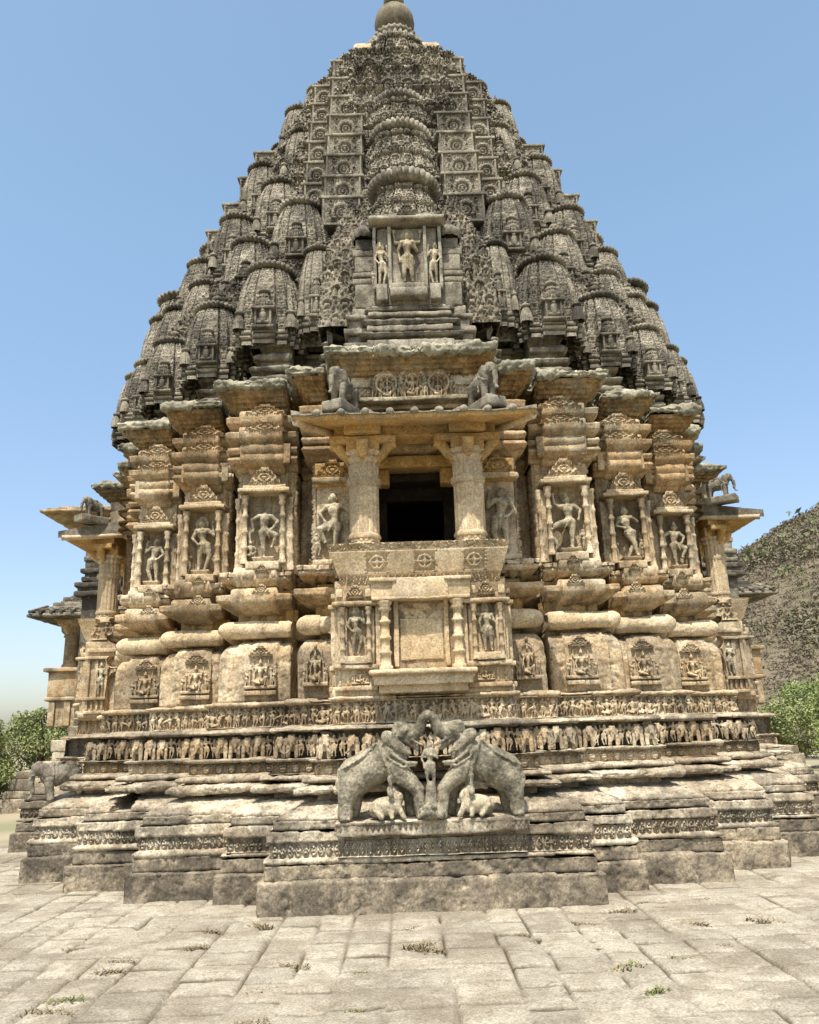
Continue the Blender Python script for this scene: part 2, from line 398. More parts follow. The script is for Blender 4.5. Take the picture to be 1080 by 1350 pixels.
def sweep(mb, ringfn, prof, pat=p_none, du=.016, dv=.016, ctx=1, cr=.02, rough=1.0, joints=0.0, jd=.012, front_only=True, hole=None, side=.06, edge_y=-1.2, center=(0, 0), cap=False, wave=0.0, proud=0.0):
    pr = resample(prof, dv); m = len(pr)
    tan = np.gradient(pr, axis=0) if m > 2 else np.repeat((pr[-1]-pr[0])[None], m, 0)
    ln = np.hypot(tan[:, 0], tan[:, 1])+1e-9; no = tan[:, 1]/ln; nz = tan[:, 0]/ln
    vv = np.concatenate([[0], np.cumsum(np.hypot(*(pr[1:]-pr[:-1]).T))]); H = vv[-1]
    rings = np.array([ringfn(s) for s in pr[:, 0]])        # m, n, 2
    n = rings.shape[1]
    ed = np.roll(rings, -1, 1)-rings; eL = np.linalg.norm(ed, axis=2)
    en = np.stack([ed[..., 1], -ed[..., 0]], -1)/np.maximum(eL[..., None], 1e-9)
    r0 = rings[0]
    conv = []
    for i in range(n):
        a = ed[0, i-1]; b = ed[0, i]; conv.append(a[0]*b[1]-a[1]*b[0] > 0)
    jr = np.random.RandomState(ctx*17+3)
    for e in range(n):
        e1 = (e+1) % n; mid = (r0[e]+r0[e1])/2
        fw = en[0, e]
        vis = mid[1] < edge_y or (abs(mid[1]) <= 2.2 and fw[1] < -.5)
        if vis and fw[1] < -.3: d_ = du
        elif vis and abs(fw[0]) > .3: d_ = side
        else: d_ = .5
        if not front_only: d_ = du
        k = max(2, int(math.ceil(eL[:, e].max()/d_)))
        if d_ == .5: k = max(1, int(eL[:, e].max()/1.0))
        t = np.linspace(0, 1, k+1)
        if k > 6: # extra corner detail
            t = np.concatenate([[0, .3/k], t[1:-1], [1-.3/k, 1]])
        P2 = rings[:, e][:, None]*(1-t)[None, :, None]+rings[:, e1][:, None]*t[None, :, None]   # m,k,2
        u = (t[None]-.5)*eL[:, e][:, None]; v = vv[:, None]+0*u
        L = eL[:, e][:, None]
        h = np.zeros_like(u); 
        if d_ < .3:
            h = pat(u, v, H, ctx+e)
            if joints:
                xs = []; x = -L.max()/2+jr.uniform(.25, .8)*joints
                while x < L.max()/2-.15: xs.append(x); x += joints*jr.uniform(.6, 1.3)
                bounds = np.array([-99]+xs+[99]); bi = np.searchsorted(bounds, u)-1
                offs = jr.uniform(-1, 1, len(bounds)+1)*.010; tilt = jr.uniform(-1, 1, len(bounds)+1)*.012
                h = h+offs[bi]+tilt[bi]*(v/H-.5)
                for x in xs:
                    h = h-jd*np.clip(1-np.abs(u-x-.006*np.sin(v*40))/.011, 0, 1)
                ee = np.minimum(v, H-v); h = h-.010*np.clip(1-ee/.012, 0, 1)
            if proud and L.max() > .45 and fw[1] < -.5: h = h+proud*(np.abs(u) < L*.30)
            dl = (t[None])*L; dr = (1-t[None])*L
            for dd, cv in ((dl, conv[e]), (dr, conv[e1])):
                if cv and cr: q = np.clip(dd/cr, 0, 1); h = h-cr*(1-np.sqrt(1-(1-q)**2))*.9
            mask = np.ones_like(t); mask[0] = mask[-1] = 0
            cen = np.zeros_like(h)
        nrm = np.repeat(en[:, e][:, None], len(t), 1).copy()
        # shared corner direction
        for idx, o_ in ((0, e-1), (-1, e1)):
            dsum = en[:, e]+en[:, o_]; dl_ = np.linalg.norm(dsum, axis=1, keepdims=True)
            nrm[:, idx] = np.where(dl_ > .1, dsum/np.maximum(dl_, 1e-6), en[:, e])
            h[:, idx] = -cr*.6 if conv[e if idx == 0 else e1] else 0
        P3 = np.concatenate([P2, (pr[:, 1][:, None]+0*u)[..., None]], -1)
        hd = hole(P3, fw) if hole is not None and d_ < .3 else None
        if rough: 
            nz_ = rough*(.010*vnoise(P3, .35, 1)+.007*vnoise(P3, .11, 2)+.005*vnoise(P3, .04, 3))
            ch = vnoise(P3, .22, 5); 
            nearc = np.clip(1-np.minimum(t, 1-t)[None]*L/.12, 0, 1)
            nz_ = nz_-rough*.05*np.clip(ch-.35, 0, 1)*nearc
            h = h+nz_
        P3[..., 0] += nrm[..., 0]*h*no[:, None]; P3[..., 1] += nrm[..., 1]*h*no[:, None]; P3[..., 2] += h*nz[:, None]
        if hd is not None:
            P3[..., 0] += fw[0]*hd; P3[..., 1] += fw[1]*hd
        if wave: P3[..., 2] += wave*vnoise(P3*np.array([1, 1, 0.01]), .9, 9)
        P3[..., 0] += center[0]; P3[..., 1] += center[1]
        mb.grid(P3)
    if cap:
        rr = rings[-1]; z = pr[-1, 1]; c = rr.mean(0)
        V = [(p[0]+center[0], p[1]+center[1], z) for p in rr]+[(c[0]+center[0], c[1]+center[1], z)]
        mb.add(V, [[i, (i+1) % n, n, n] for i in range(n)])
    return mb
def notched(poly, s, wall=.61, d=.42):
    Q = offset(poly, s); P = np.array(poly); n = len(P); out = []
    for i in range(n):
        a = P[i]-P[i-1]; b = P[(i+1) % n]-P[i]; cross = a[0]*b[1]-a[1]*b[0]; x, y = Q[i]
        if cross < 0 and P[i][1] < -3.5 and abs(P[i][0]) < 4.5:
            xr = abs(P[i][0])-wall
            if P[i][0] > 0: out += [(x, y+d), (xr, y+d), (xr, y)]
            else: out += [(-xr, y), (-xr, y+d), (x, y+d)]
        else: out.append((x, y))
    return np.array(out)
offP = lambda s: offset(POLY_P, s)
offB = lambda s: notched(POLY_B, s)
offE = lambda s: notched(POLY_P, s, .53, .40)
offU = lambda s: notched(POLY_B, s, .67, .42)
def arc(cs, cz, r, a0, a1, n=8, kz=1.0): # arc in (s, z); angle 0 points outward (-s)
    return [(cs-r*math.cos(R(a0+(a1-a0)*k/n)), cz+kz*r*math.sin(R(a0+(a1-a0)*k/n))) for k in range(n+1)]
TEMPLE = thing('stone_temple', 'tall carved sandstone temple with a tiered grey tower and a projecting balcony', 'temple', (0, D, 0))
def band(name, fn, prof, mat, pat=p_none, **k):
    mb = MB(); sweep(mb, fn, prof, pat, **k)
    V, F = mb.data()
    return put(name, raw_mesh(name, V, F), mat, TEMPLE)
def hole_ele(P, fw):
    if fw[1] > -.5: return 0*P[..., 0]
    x, y, z = P[..., 0], P[..., 1], P[..., 2]
    inn = (np.abs(x) < .80) & (y < -5.9) & (z > .80) & (z < 1.30)
    gap = (np.abs(x+3.45) < .11) & (z > .80) & (z < 1.0)
    return np.where(inn, -.30, np.where(gap, -.55, 0.))
# plinth ----------------------------------------------------------
cx = 1
band('base_course', offP, [(0, -.1), (0, .262), (.03, .275), (.07, .278)], M_BASE, joints=.62, jd=.02, cr=.018, rough=.9, ctx=2, pat=p_pits(.014), wave=.01)
band('plinth_course', offP, [(.055, .272), (.055, .405), (.08, .412)], M_BASE, joints=.55, jd=.018, cr=.018, rough=.9, ctx=3, pat=p_pits(.014), wave=.01)
band('torus_moulding', offP, [(.09, .41)]+arc(.07, .437, .027, -80, 80)+[(.1, .462)], M_PLINTH, cr=.04, ctx=4, joints=1.2, jd=.006, wave=.01)
band('diamond_frieze', offP, [(.095, .46), (.095, .60)], M_PLINTH, pat=p_diam(.045), rough=.6, ctx=5, joints=.9, jd=.02, du=.011, dv=.011)
band('plinth_course', offP, [(.075, .598), (.07, .612), (.075, .70), (.1, .71)], M_PLINTH, joints=.7, cr=.018, rough=.9, ctx=6, pat=p_pits(.014))
band('plinth_course', offP, [(.125, .708), (.12, .79), (.135, .80)], M_PLINTH, joints=.7, cr=.018, rough=.9, ctx=7, pat=p_pits(.014))
band('lotus_moulding', offP, [(.13, .80), (.14, .825), (.17, .85), (.22, .875), (.29, .90), (.36, .93), (.44, .945), (.52, .95)], M_PLINTH, joints=.9, cr=.03, rough=1.0, ctx=8, pat=p_pits(.014), hole=hole_ele)
band('recess_course', offP, [(.50, .94), (.50, .995), (.47, 1.0), (.40, 1.0)], M_PLINTH, rough=1.5, ctx=9, hole=hole_ele)
band('slab_moulding', offP, [(.42, .992), (.31, .995), (.285, 1.01), (.28, 1.05), (.32, 1.075), (.46, 1.085)], M_PLINTH, joints=.9, jd=.03, cr=.03, rough=1.2, ctx=10, pat=p_pits(.03), hole=hole_ele, wave=.018)
band('slab_moulding', offP, [(.46, 1.085), (.44, 1.10), (.385, 1.105), (.365, 1.12), (.37, 1.15), (.42, 1.168), (.50, 1.172)], M_PLINTH, joints=.8, jd=.02, cr=.02, rough=1.0, ctx=11, hole=hole_ele, wave=.012)
band('face_frieze', offP, [(.48, 1.172), (.48, 1.305)], M_WALL, pat=p_kirti(.055), rough=.7, ctx=12, joints=1.1, jd=.02, du=.011, dv=.011, hole=hole_ele)
band('ledge', offP, [(.50, 1.302), (.43, 1.305), (.42, 1.33), (.50, 1.335)], M_PLINTH, cr=.02, rough=1.4, ctx=13, joints=.9)
band('elephant_frieze', offP, [(.52, 1.332), (.52, 1.60)], M_BASE, pat=lambda u, v, H, c: p_eleph(.06)(u, v, H, c)-.04, rough=1.2, ctx=14, du=.011, dv=.011)
band('ledge', offP, [(.56, 1.592), (.46, 1.598), (.44, 1.615), (.46, 1.645), (.60, 1.66), (.66, 1.662)], M_PLINTH, cr=.02, rough=1.1, ctx=15, joints=.8, jd=.02, wave=.01)
band('figure_frieze', offP, [(.64, 1.66), (.64, 1.905)], M_WALL, pat=lambda u, v, H, c: np.where((v < .018) | (v > H-.018), .03, p_figs(.04, .38)(u, v, H, c)-.02), rough=.6, ctx=16, joints=1.0, jd=.025, du=.01, dv=.01)
band('ledge', offP, [(.66, 1.90), (.60, 1.905), (.595, 1.935), (.66, 1.95), (.80, 1.955), (1.2, 1.96)], M_WALL, cr=.03, rough=1.4, ctx=17, joints=.9, jd=.02, cap=True)
# wall ------------------------------------------------------------
band('dado_course', offB, [(.72, 1.95), (.715, 2.3), (.725, 2.48), (.75, 2.55), (.79, 2.605), (.86, 2.635), (.95, 2.64)], M_WALL, joints=.6, jd=.014, cr=.04, rough=.9, ctx=18, pat=p_pits(.016), proud=0.035)
band('neck_course', offB, [(.95, 2.635), (.95, 2.70)], M_WALL, ctx=19, proud=0.05)
band('roll_moulding', offB, [(.97, 2.685), (.90, 2.685)]+arc(.80, 2.79, .10, -75, 75, 12, 1.08)+[(.90, 2.90), (.98, 2.905)], M_CREAM, joints=.75, jd=.02, cr=.05, rough=.8, ctx=20)
band('neck_course', offB, [(.94, 2.90), (.94, 3.04)], M_OCHRE, ctx=21, pat=lambda u, v, H, c: np.where((u % .22) < .12, .04, 0.), proud=0.05)
band('hood_moulding', offB, [(.95, 3.03), (.84, 3.04), (.76, 3.075), (.70, 3.11), (.68, 3.13), (.68, 3.20), (.74, 3.215), (.95, 3.22)], M_DARKO, cr=.025, rough=.6, ctx=22, joints=.8, jd=.01, proud=0.07)
band('neck_course', offB, [(.92, 3.215), (.92, 3.285)], M_OCHRE, ctx=23, proud=0.05)
band('shelf_moulding', offB, [(.95, 3.28), (.88, 3.285), (.80, 3.33), (.73, 3.36), (.715, 3.39), (.72, 3.42)], M_DARKO, pat=p_leaf(.02, .14), cr=.03, rough=.7, ctx=24, proud=0.06)
band('shelf_moulding', offB, [(.72, 3.42), (.70, 3.425), (.70, 3.475), (.80, 3.49), (1.0, 3.49)], M_WALL, cr=.03, rough=1.3, ctx=25, pat=lambda u, v, H, c: np.where(((u % .17) < .02) & (v < .06), -.03, 0.), proud=0.06)
def hole_door(P, fw):
    x, y, z = P[..., 0], P[..., 1], P[..., 2]
    return np.where((np.abs(x) < .50) & (y < -4.8) & (z > 3.40) & (z < 4.66) & (fw[1] < -.5), -5.5, 0.)
band('niche_wall', offB, [(.90, 3.485), (.90, 4.80)], M_WALL, pat=p_pil(.045), rough=1.0, ctx=26, cr=.02, du=.018, dv=.018, hole=hole_door)
band('capital_course', offU, [(.95, 4.79), (.86, 4.80), (.84, 4.84), (.84, 4.86), (.78, 4.88), (.74, 4.93), (.76, 4.97), (.82, 4.99), (.82, 5.0), (.76, 5.01), (.74, 5.06), (.75, 5.09), (.9, 5.12)], M_DARKO, cr=.025, rough=.7, ctx=27, joints=.9, proud=0.05)
band('hood_moulding', offU, [(.95, 5.10), (.86, 5.12), (.78, 5.17), (.73, 5.21), (.72, 5.28), (.76, 5.30), (.92, 5.31)], M_DARKO, cr=.025, rough=.6, ctx=28, joints=.9, pat=p_none, proud=0.07)
band('hood_moulding', offU, [(.95, 5.30), (.86, 5.32), (.78, 5.37), (.73, 5.41), (.72, 5.49), (.76, 5.51), (.92, 5.52)], M_DARKO, cr=.025, rough=.6, ctx=29, joints=.9, pat=p_none, proud=0.07)
band('wall_course', offE, [(.93, 5.15), (.93, 5.62)], M_OCHRE, ctx=30, rough=1.0)
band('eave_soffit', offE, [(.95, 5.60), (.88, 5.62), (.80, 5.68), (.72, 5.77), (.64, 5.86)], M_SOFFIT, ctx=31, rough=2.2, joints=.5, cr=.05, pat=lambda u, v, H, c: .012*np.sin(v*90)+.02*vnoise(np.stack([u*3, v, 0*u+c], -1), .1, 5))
band('eave_top', offE, [(.65, 5.84), (.59, 5.86), (.58, 5.93), (.66, 5.98), (.82, 6.02), (1.15, 6.03)], M_LICHEN, ctx=32, rough=1.5, cr=.03, pat=p_edge(.055), joints=.4, jd=.03, wave=.04)
# tower base
tb = [(1.02, 5.99), (1.02, 6.10), (.96, 6.11), (.95, 6.15), (.97, 6.18), (1.05, 6.19), (1.05, 6.24), (.97, 6.25), (.95, 6.30), (1.0, 6.33), (1.08, 6.34), (1.08, 6.42), (1.0, 6.43), (.98, 6.48), (1.02, 6.52), (1.1, 6.53), (1.1, 6.64), (1.04, 6.65), (1.04, 6.70), (1.5, 6.74)]
band('tower_base', offE, tb, M_DTOWER, ctx=33, rough=1.3, cr=.04, joints=.7, jd=.015, cap=True)

# ------------------------------------------------------------------ tower core and spires
def ring_scale(base):
    B = np.array(base, float)
    return lambda s: B*s
CORE = [(1.2, -5.0), (1.2, -4.45), (2.2, -4.45), (2.2, -3.8), (3.1, -3.8), (3.1, -3.1), (3.9, -3.1), (3.9, -2.3), (4.5, -2.3), (4.5, -1.3), (5.05, -1.3), (5.05, 1.3), (4.5, 1.3), (4.5, 3.8)]
CP = mirror(CORE)
kz = [(1.0, 6.7), (.985, 7.2), (.95, 7.8), (.90, 8.3), (.80, 9.0), (.70, 9.8), (.60, 10.7), (.50, 11.6), (.40, 12.5), (.32, 13.1), (.2, 13.2)]
mb = MB()
for (a, b) in zip(kz[:-1], kz[1:]):
    pass
sweep(mb, ring_scale(CP), kz, p_lace(.06, .24), du=.02, dv=.02, rough=1.0, cr=.03, ctx=40, side=.06, cap=True)
V, F = mb.data(); put('tower_core', raw_mesh('tower_core', V, F), M_DTOWER, TEMPLE)

def ratha(hw, a=.62, b=.30, st=.10, ch=.035):
    """square plan with two stepped offsets, half width hw"""
    x0, x1, x2 = hw*(1-2*st), hw*(1-st), hw
    g = hw*ch; dd = hw*ch*1.6
    q = [(b*hw, -x2), (b*hw, -x1+dd), (b*hw+g, -x1+dd), (b*hw+g, -x1), (a*hw, -x1), (a*hw, -x0+dd), (a*hw+g, -x0+dd), (a*hw+g, -x0), (x0, -x0),
         (x0, -a*hw-g), (x0-dd, -a*hw-g), (x0-dd, -a*hw), (x1, -a*hw), (x1, -b*hw-g), (x1-dd, -b*hw-g), (x1-dd, -b*hw), (x2, -b*hw)]
    pts = []
    for k in range(4):
        c, s_ = [(1, 0), (0, 1), (-1, 0), (0, -1)][k]
        pts += [(x*c-y*s_, x*s_+y*c) for x, y in q]
    return pts
def curve(H, top=.5, p=2.0, n=14, z0=0.0):
    return [(1-(1-top)*(k/n)**p, z0+H*k/n) for k in range(n+1)]
def amalaka_mesh(name, r, h, ribs=28, n=112):
    mb = MB(); pr = [(r*.5, -h*.55), (r*.8, -h*.5)]+[(r*(.80+.2*math.cos(R(a))), h*.5*math.sin(R(a))) for a in range(-80, 81, 16)]+[(r*.78, h*.52), (r*.5, h*.62), (r*.48, h*.8), (.02, h*.95)]
    mb.lathe(pr, n=n, ribs=ribs, rib=.16); V, F = mb.data()
    V[:, 2] += .25*h*vnoise(V*np.array([1, 1, 0]), r*.8, 77)*.4
    return raw_mesh(name, V, F)
def finial_mesh(name, r, h):
    mb = MB(); mb.lathe([(r*.9, -.05*h), (r*.95, .02*h), (r*.5, .08*h), (r*.45, .14*h), (r*.9, .22*h), (r, .34*h), (r*.85, .46*h), (r*.4, .54*h), (r*.3, .6*h), (r*.5, .66*h), (r*.35, .72*h), (r*.22, .84*h), (.01, h)], n=20)
    V, F = mb.data(); return raw_mesh(name, V, F)
def mini_spire_meshes(tag_, H=1.0, hw=.40, top=.62, T=.10, depth=.017, vis=True, du=.013):
    mb = MB(); 
    base = ratha(1.0)
    fn = lambda s: np.array(base)*s
    prof = [(hw*s, z) for s, z in curve(H, top, 3.0, 14, .22)]
    sweep(mb, fn, prof, p_lace(depth, T, .6), du=du, dv=du, rough=.5, cr=.02, ctx=51, side=du, edge_y=9, front_only=False, cap=True)
    pm = [(hw*1.08, 0), (hw*1.08, .05), (hw*1.0, .06), (hw*1.0, .085), (hw*1.12, .095), (hw*1.14, .12), (hw*1.0, .14), (hw*1.0, .165), (hw*1.1, .175), (hw*1.1, .205), (hw*.98, .225)]
    sweep(mb, fn, pm, p_none, du=.04, dv=.02, rough=1.0, cr=.012, ctx=52, front_only=False)
    V, F = mb.data(); body = raw_mesh(tag_, V, F)
    return body
SP_BODY = mini_spire_meshes('minor_spire')
SP_AM = amalaka_mesh('ribbed_disc', .295, .085, 30, 120); SP_AM.materials.append(M_DTOWER)
SP_FI = finial_mesh('finial', .07, .24); SP_FI.materials.append(M_DTOWER)
mb = MB()   # little niche with its own hood on the face of each spire
mb.box((0, -.42, .33), (.20, .12, .24), .01, .05); mb.box((0, -.46, .46), (.27, .14, .035), .01, .05); mb.box((0, -.45, .20), (.26, .13, .04), .01, .05)
sweep(mb, lambda s: np.array(ratha(1.0))*s, [(.095*s, z) for s, z in curve(.24, .45, 2.2, 8, .47)], p_lace(.018, .06), du=.012, dv=.012, rough=.5, cr=.005, front_only=False, center=(0, -.42), cap=True)
mb.lathe([(.03, .70), (.065, .71), (.075, .73), (.065, .75), (.03, .76), (.03, .78), (.01, .82)], (0, -.42, 0), 16)
mb.capsule((0, -.50, .27), (0, -.50, .36), .035, .04); mb.ell((0, -.50, .415), (.028, .028, .034)); mb.capsule((-.05, -.50, .25), (.05, -.50, .25), .025, .025)
for sx in (-1, 1):
    mb.box((sx*.085, -.495, .33), (.025, .03, .22), .005, .05)
    sweep(mb, lambda s: np.array(ratha(1.0))*s, [(.075*s, z) for s, z in curve(.22, .45, 2.2, 6, .22)], p_none, du=.02, dv=.03, rough=.5, cr=.005, front_only=False, center=(sx*.30, -.36), cap=True)
    mb.lathe([(.03, .44), (.055, .45), (.055, .48), (.02, .49), (.005, .53)], (sx*.30, -.36, 0), 12)
V, F = mb.data(); SP_NI = raw_mesh('spire_niche', V, F); SP_NI.materials.append(M_DTOWER)
SP_BODY.materials.append(M_TOWER)
SP_PROTO = None
def spire(x, fd, z0, z1, hw, dark=False, rot=0, niche=True, am=1.0):
    """a minor spire standing at x, distance fd, from z0 to its ribbed disc at z1"""
    global SP_PROTO
    o = bpy.data.objects.new('minor_spire', SP_BODY); COL.objects.link(o); o.parent = TEMPLE
    hw *= 1.08; o.location = (x, fd-D, z0); k = hw/.40; kz_ = (z1-z0)/1.22
    o.scale = (k, k, kz_); o.rotation_euler = (0, 0, rot)
    a = bpy.data.objects.new('ribbed_disc', SP_AM); COL.objects.link(a); a.parent = o; a.location = (0, 0, 1.28); a.scale = (am, am, k/kz_); a.rotation_euler = (0, 0, random.random()*.3)
    f = bpy.data.objects.new('finial', SP_FI); COL.objects.link(f); f.parent = o; f.location = (0, 0, 1.28+.13*k/kz_); f.scale = (1, 1, k/kz_)
    if niche:
        q = bpy.data.objects.new('spire_niche', SP_NI); COL.objects.link(q); q.parent = o
    return o
for sx in (-1, 1):
    # row above the wall modules
    spire(sx*1.94, 10.12, 6.60, 7.86, .43)
    spire(sx*2.86, 10.80, 6.46, 7.66, .41)
    spire(sx*3.66, 11.40, 6.36, 7.44, .38)
    spire(sx*4.25, 12.20, 6.40, 7.50, .36)
    spire(sx*4.68, 13.00, 6.45, 7.65, .36)
    spire(sx*1.24, 10.02, 6.80, 8.12, .27)
    # second row
    spire(sx*1.62, 10.95, 8.20, 9.50, .43)
    spire(sx*2.50, 11.55, 7.95, 9.26, .42)
    spire(sx*3.34, 12.10, 7.65, 8.85, .40)
    spire(sx*4.02, 12.9, 7.5, 8.85, .40)
    spire(sx*4.50, 13.7, 7.6, 9.1, .42)
    # third row
    spire(sx*2.12, 12.05, 9.45, 10.75, .42)
    spire(sx*2.98, 12.65, 9.15, 10.5, .42)
    spire(sx*3.75, 13.4, 8.8, 10.1, .42)
    # upper rows
    spire(sx*1.78, 12.5, 10.9, 12.2, .38)
    spire(sx*2.60, 13.1, 10.6, 11.95, .40)
    spire(sx*3.15, 13.7, 10.2, 11.4, .38)
    spire(sx*1.95, 13.2, 12.1, 13.35, .36)
    spire(sx*2.35, 13.9, 12.0, 13.1, .34)
    spire(sx*1.62, 13.7, 13.3, 14.35, .32)
    # side bays: stacked spires against the tower
    spire(sx*4.45, 14.4, 8.0, 9.9, .56, am=1.05)
    spire(sx*3.65, 14.4, 8.8, 11.0, .56, am=1.05)
    spire(sx*2.8, 14.4, 9.6, 12.3, .60, am=1.05)

def big_spire(name, cx_, fd, hw, z0, z1, top, pw, T, depth, mat, du=.02, plan=(.62, .30, .10), ctx=60, am=None, fin=None, yscale=1.0, storey=.44):
    mb = MB(); base = np.array(ratha(1.0, *plan)); base[:, 1] *= yscale
    def pat(u, v, H, c):
        h = p_lace(depth, T, .5)(u, v, H, c)
        # storey joints
        return h
    nst = max(4, int(round((z1-z0)/storey))); hh = (z1-z0)/nst; prof = []
    wf = lambda t: hw*(1-(1-top)*t**pw)
    for q in range(nst):
        t0, t1 = q/nst, (q+.80)/nst; z = z0+q*hh
        prof += [(wf(t0)-.035, z+.001), (wf(t0)+.015, z+.02), (wf(t1)-.01, z+hh*.78), (wf(t1)+.03, z+hh*.82), (wf(t1)+.03, z+hh*.92), (wf(t1)-.05, z+hh*.95)]
    prof.append((wf(1), z1))
    sweep(mb, lambda s: base*s, prof, pat, du=du, dv=du, rough=.4, cr=.02, ctx=ctx, center=(cx_, 0), side=du*1.5, edge_y=50, front_only=True, cap=True)
    V, F = mb.data(); o = put(name, raw_mesh(name, V, F), mat, TEMPLE, (0, fd-D, 0))
    if am:
        m_ = amalaka_mesh('ribbed_disc', am[0], am[1], 36, 180); a = put('ribbed_disc', m_, M_TOWER, o, (cx_, 0, z1+am[1]*.6))
    if fin:
        m_ = finial_mesh('finial', *fin); put('finial', m_, M_TOWER, o, (cx_, 0, z1+am[1]*1.5))
    return o
main = big_spire('main_spire', 0, D, 3.0, 7.5, 15.3, .34, 2.3, .32, .075, M_TOWER, du=.02, plan=(.72, .45, .07), ctx=61)
# neck, ribbed disc, pot finial of the main spire
mb = MB(); mb.lathe([(.9, 15.25), (.66, 15.35), (.62, 15.5), (.56, 15.6)], n=48); build(mb, 'spire_neck', M_TOWER, main)
put('ribbed_disc', amalaka_mesh('ribbed_disc', .74, .40, 38, 190), M_TOWER, main, (0, 0, 15.82))
mb = MB(); mb.lathe([(.46, 15.98), (.52, 16.04), (.56, 16.10), (.42, 16.17), (.40, 16.24)], n=48, ribs=36, rib=.1)
mb.lathe([(.40, 16.22), (.50, 16.27), (.51, 16.35), (.44, 16.40), (.36, 16.42), (.40, 16.46), (.30, 16.5)], n=80, ribs=26, rib=.16)
build(mb, 'lotus_collar', M_TOWER, main)
mb = MB(); mb.lathe([(.24, 16.44), (.33, 16.52), (.41, 16.66), (.445, 16.82), (.43, 16.98), (.37, 17.12), (.27, 17.23), (.19, 17.29), (.16, 17.33), (.20, 17.36), (.23, 17.40), (.23, 17.60), (.19, 17.66), (.2, 17.72), (.17, 17.9), (.05, 18.1), (.01, 18.15)], n=48)
build(mb, 'pot_finial', M_FINIAL, main, smooth=True, rough=1.5)
# front stack of attached spires, seen one above the other
big_spire('attached_spire', 0, 13.1, 1.62, 8.5, 13.7, .74, 2.8, .34, .085, M_TOWER, ctx=62, plan=(.80, .62, .10, .05), du=.018, storey=.5)
big_spire('attached_spire', 0, 12.45, .97, 8.3, 14.1, .50, 2.2, .26, .05, M_TOWER, ctx=63, plan=(.66, .34, .12, .09), du=.017)
big_spire('attached_spire', 0, 11.85, .84, 8.3, 12.15, .50, 2.2, .20, .04, M_TOWER, ctx=69, am=(.47, .17), fin=(.10, .3), du=.016)
big_spire('attached_spire', 0, 11.45, .80, 8.1, 11.15, .52, 2.0, .20, .04, M_TOWER, ctx=64, am=(.50, .18), fin=(.10, .3), du=.016)
big_spire('attached_spire', 0, 10.3, .60, 7.95, 9.25, .62, 2.2, .16, .035, M_TOWER, ctx=66, am=(.52, .19), fin=(.10, .3), du=.014)
for sx in (-1, 1):
    big_spire('attached_spire', sx*2.5, 14.4, 1.0, 8.5, 12.9, .6, 2.3, .26, .05, M_TOWER, ctx=67, plan=(.66, .45, .10), du=.024, am=(.55, .2))
    big_spire('attached_spire', sx*1.75, 13.35, .9, 8.5, 12.9, .6, 2.3, .26, .05, M_TOWER, ctx=68, plan=(.66, .45, .10), du=.024, am=(.5, .2))

# ------------------------------------------------------------------ figures: union of tapered limbs, remeshed into one surface
def fuse(mb, name, voxel=.012, smooth=4, amt=.5, rough=.0):
    V, F = mb.data(); me = raw_mesh(name+'_src', V, F)
    o = bpy.data.objects.new('tmp', me); COL.objects.link(o)
    m = o.modifiers.new('r', 'REMESH'); m.mode = 'VOXEL'; m.voxel_size = voxel
    s = o.modifiers.new('s', 'SMOOTH'); s.iterations = smooth; s.factor = amt
    dg = bpy.context.evaluated_depsgraph_get(); out = bpy.data.meshes.new_from_object(o.evaluated_get(dg)); out.name = name
    bpy.data.objects.remove(o); bpy.data.meshes.remove(me)
    if rough:
        n = len(out.vertices); V = np.zeros(n*3, np.float32); out.vertices.foreach_get('co', V); V = V.reshape(-1, 3).astype(float)
        for k in range(3): V[:, k] += rough*(vnoise(V, .06, 50+k)+.6*vnoise(V, .02, 60+k))
        out.vertices.foreach_set('co', V.astype(np.float32).reshape(-1))
    out.polygons.foreach_set('use_smooth', np.ones(len(out.polygons), bool))
    return out
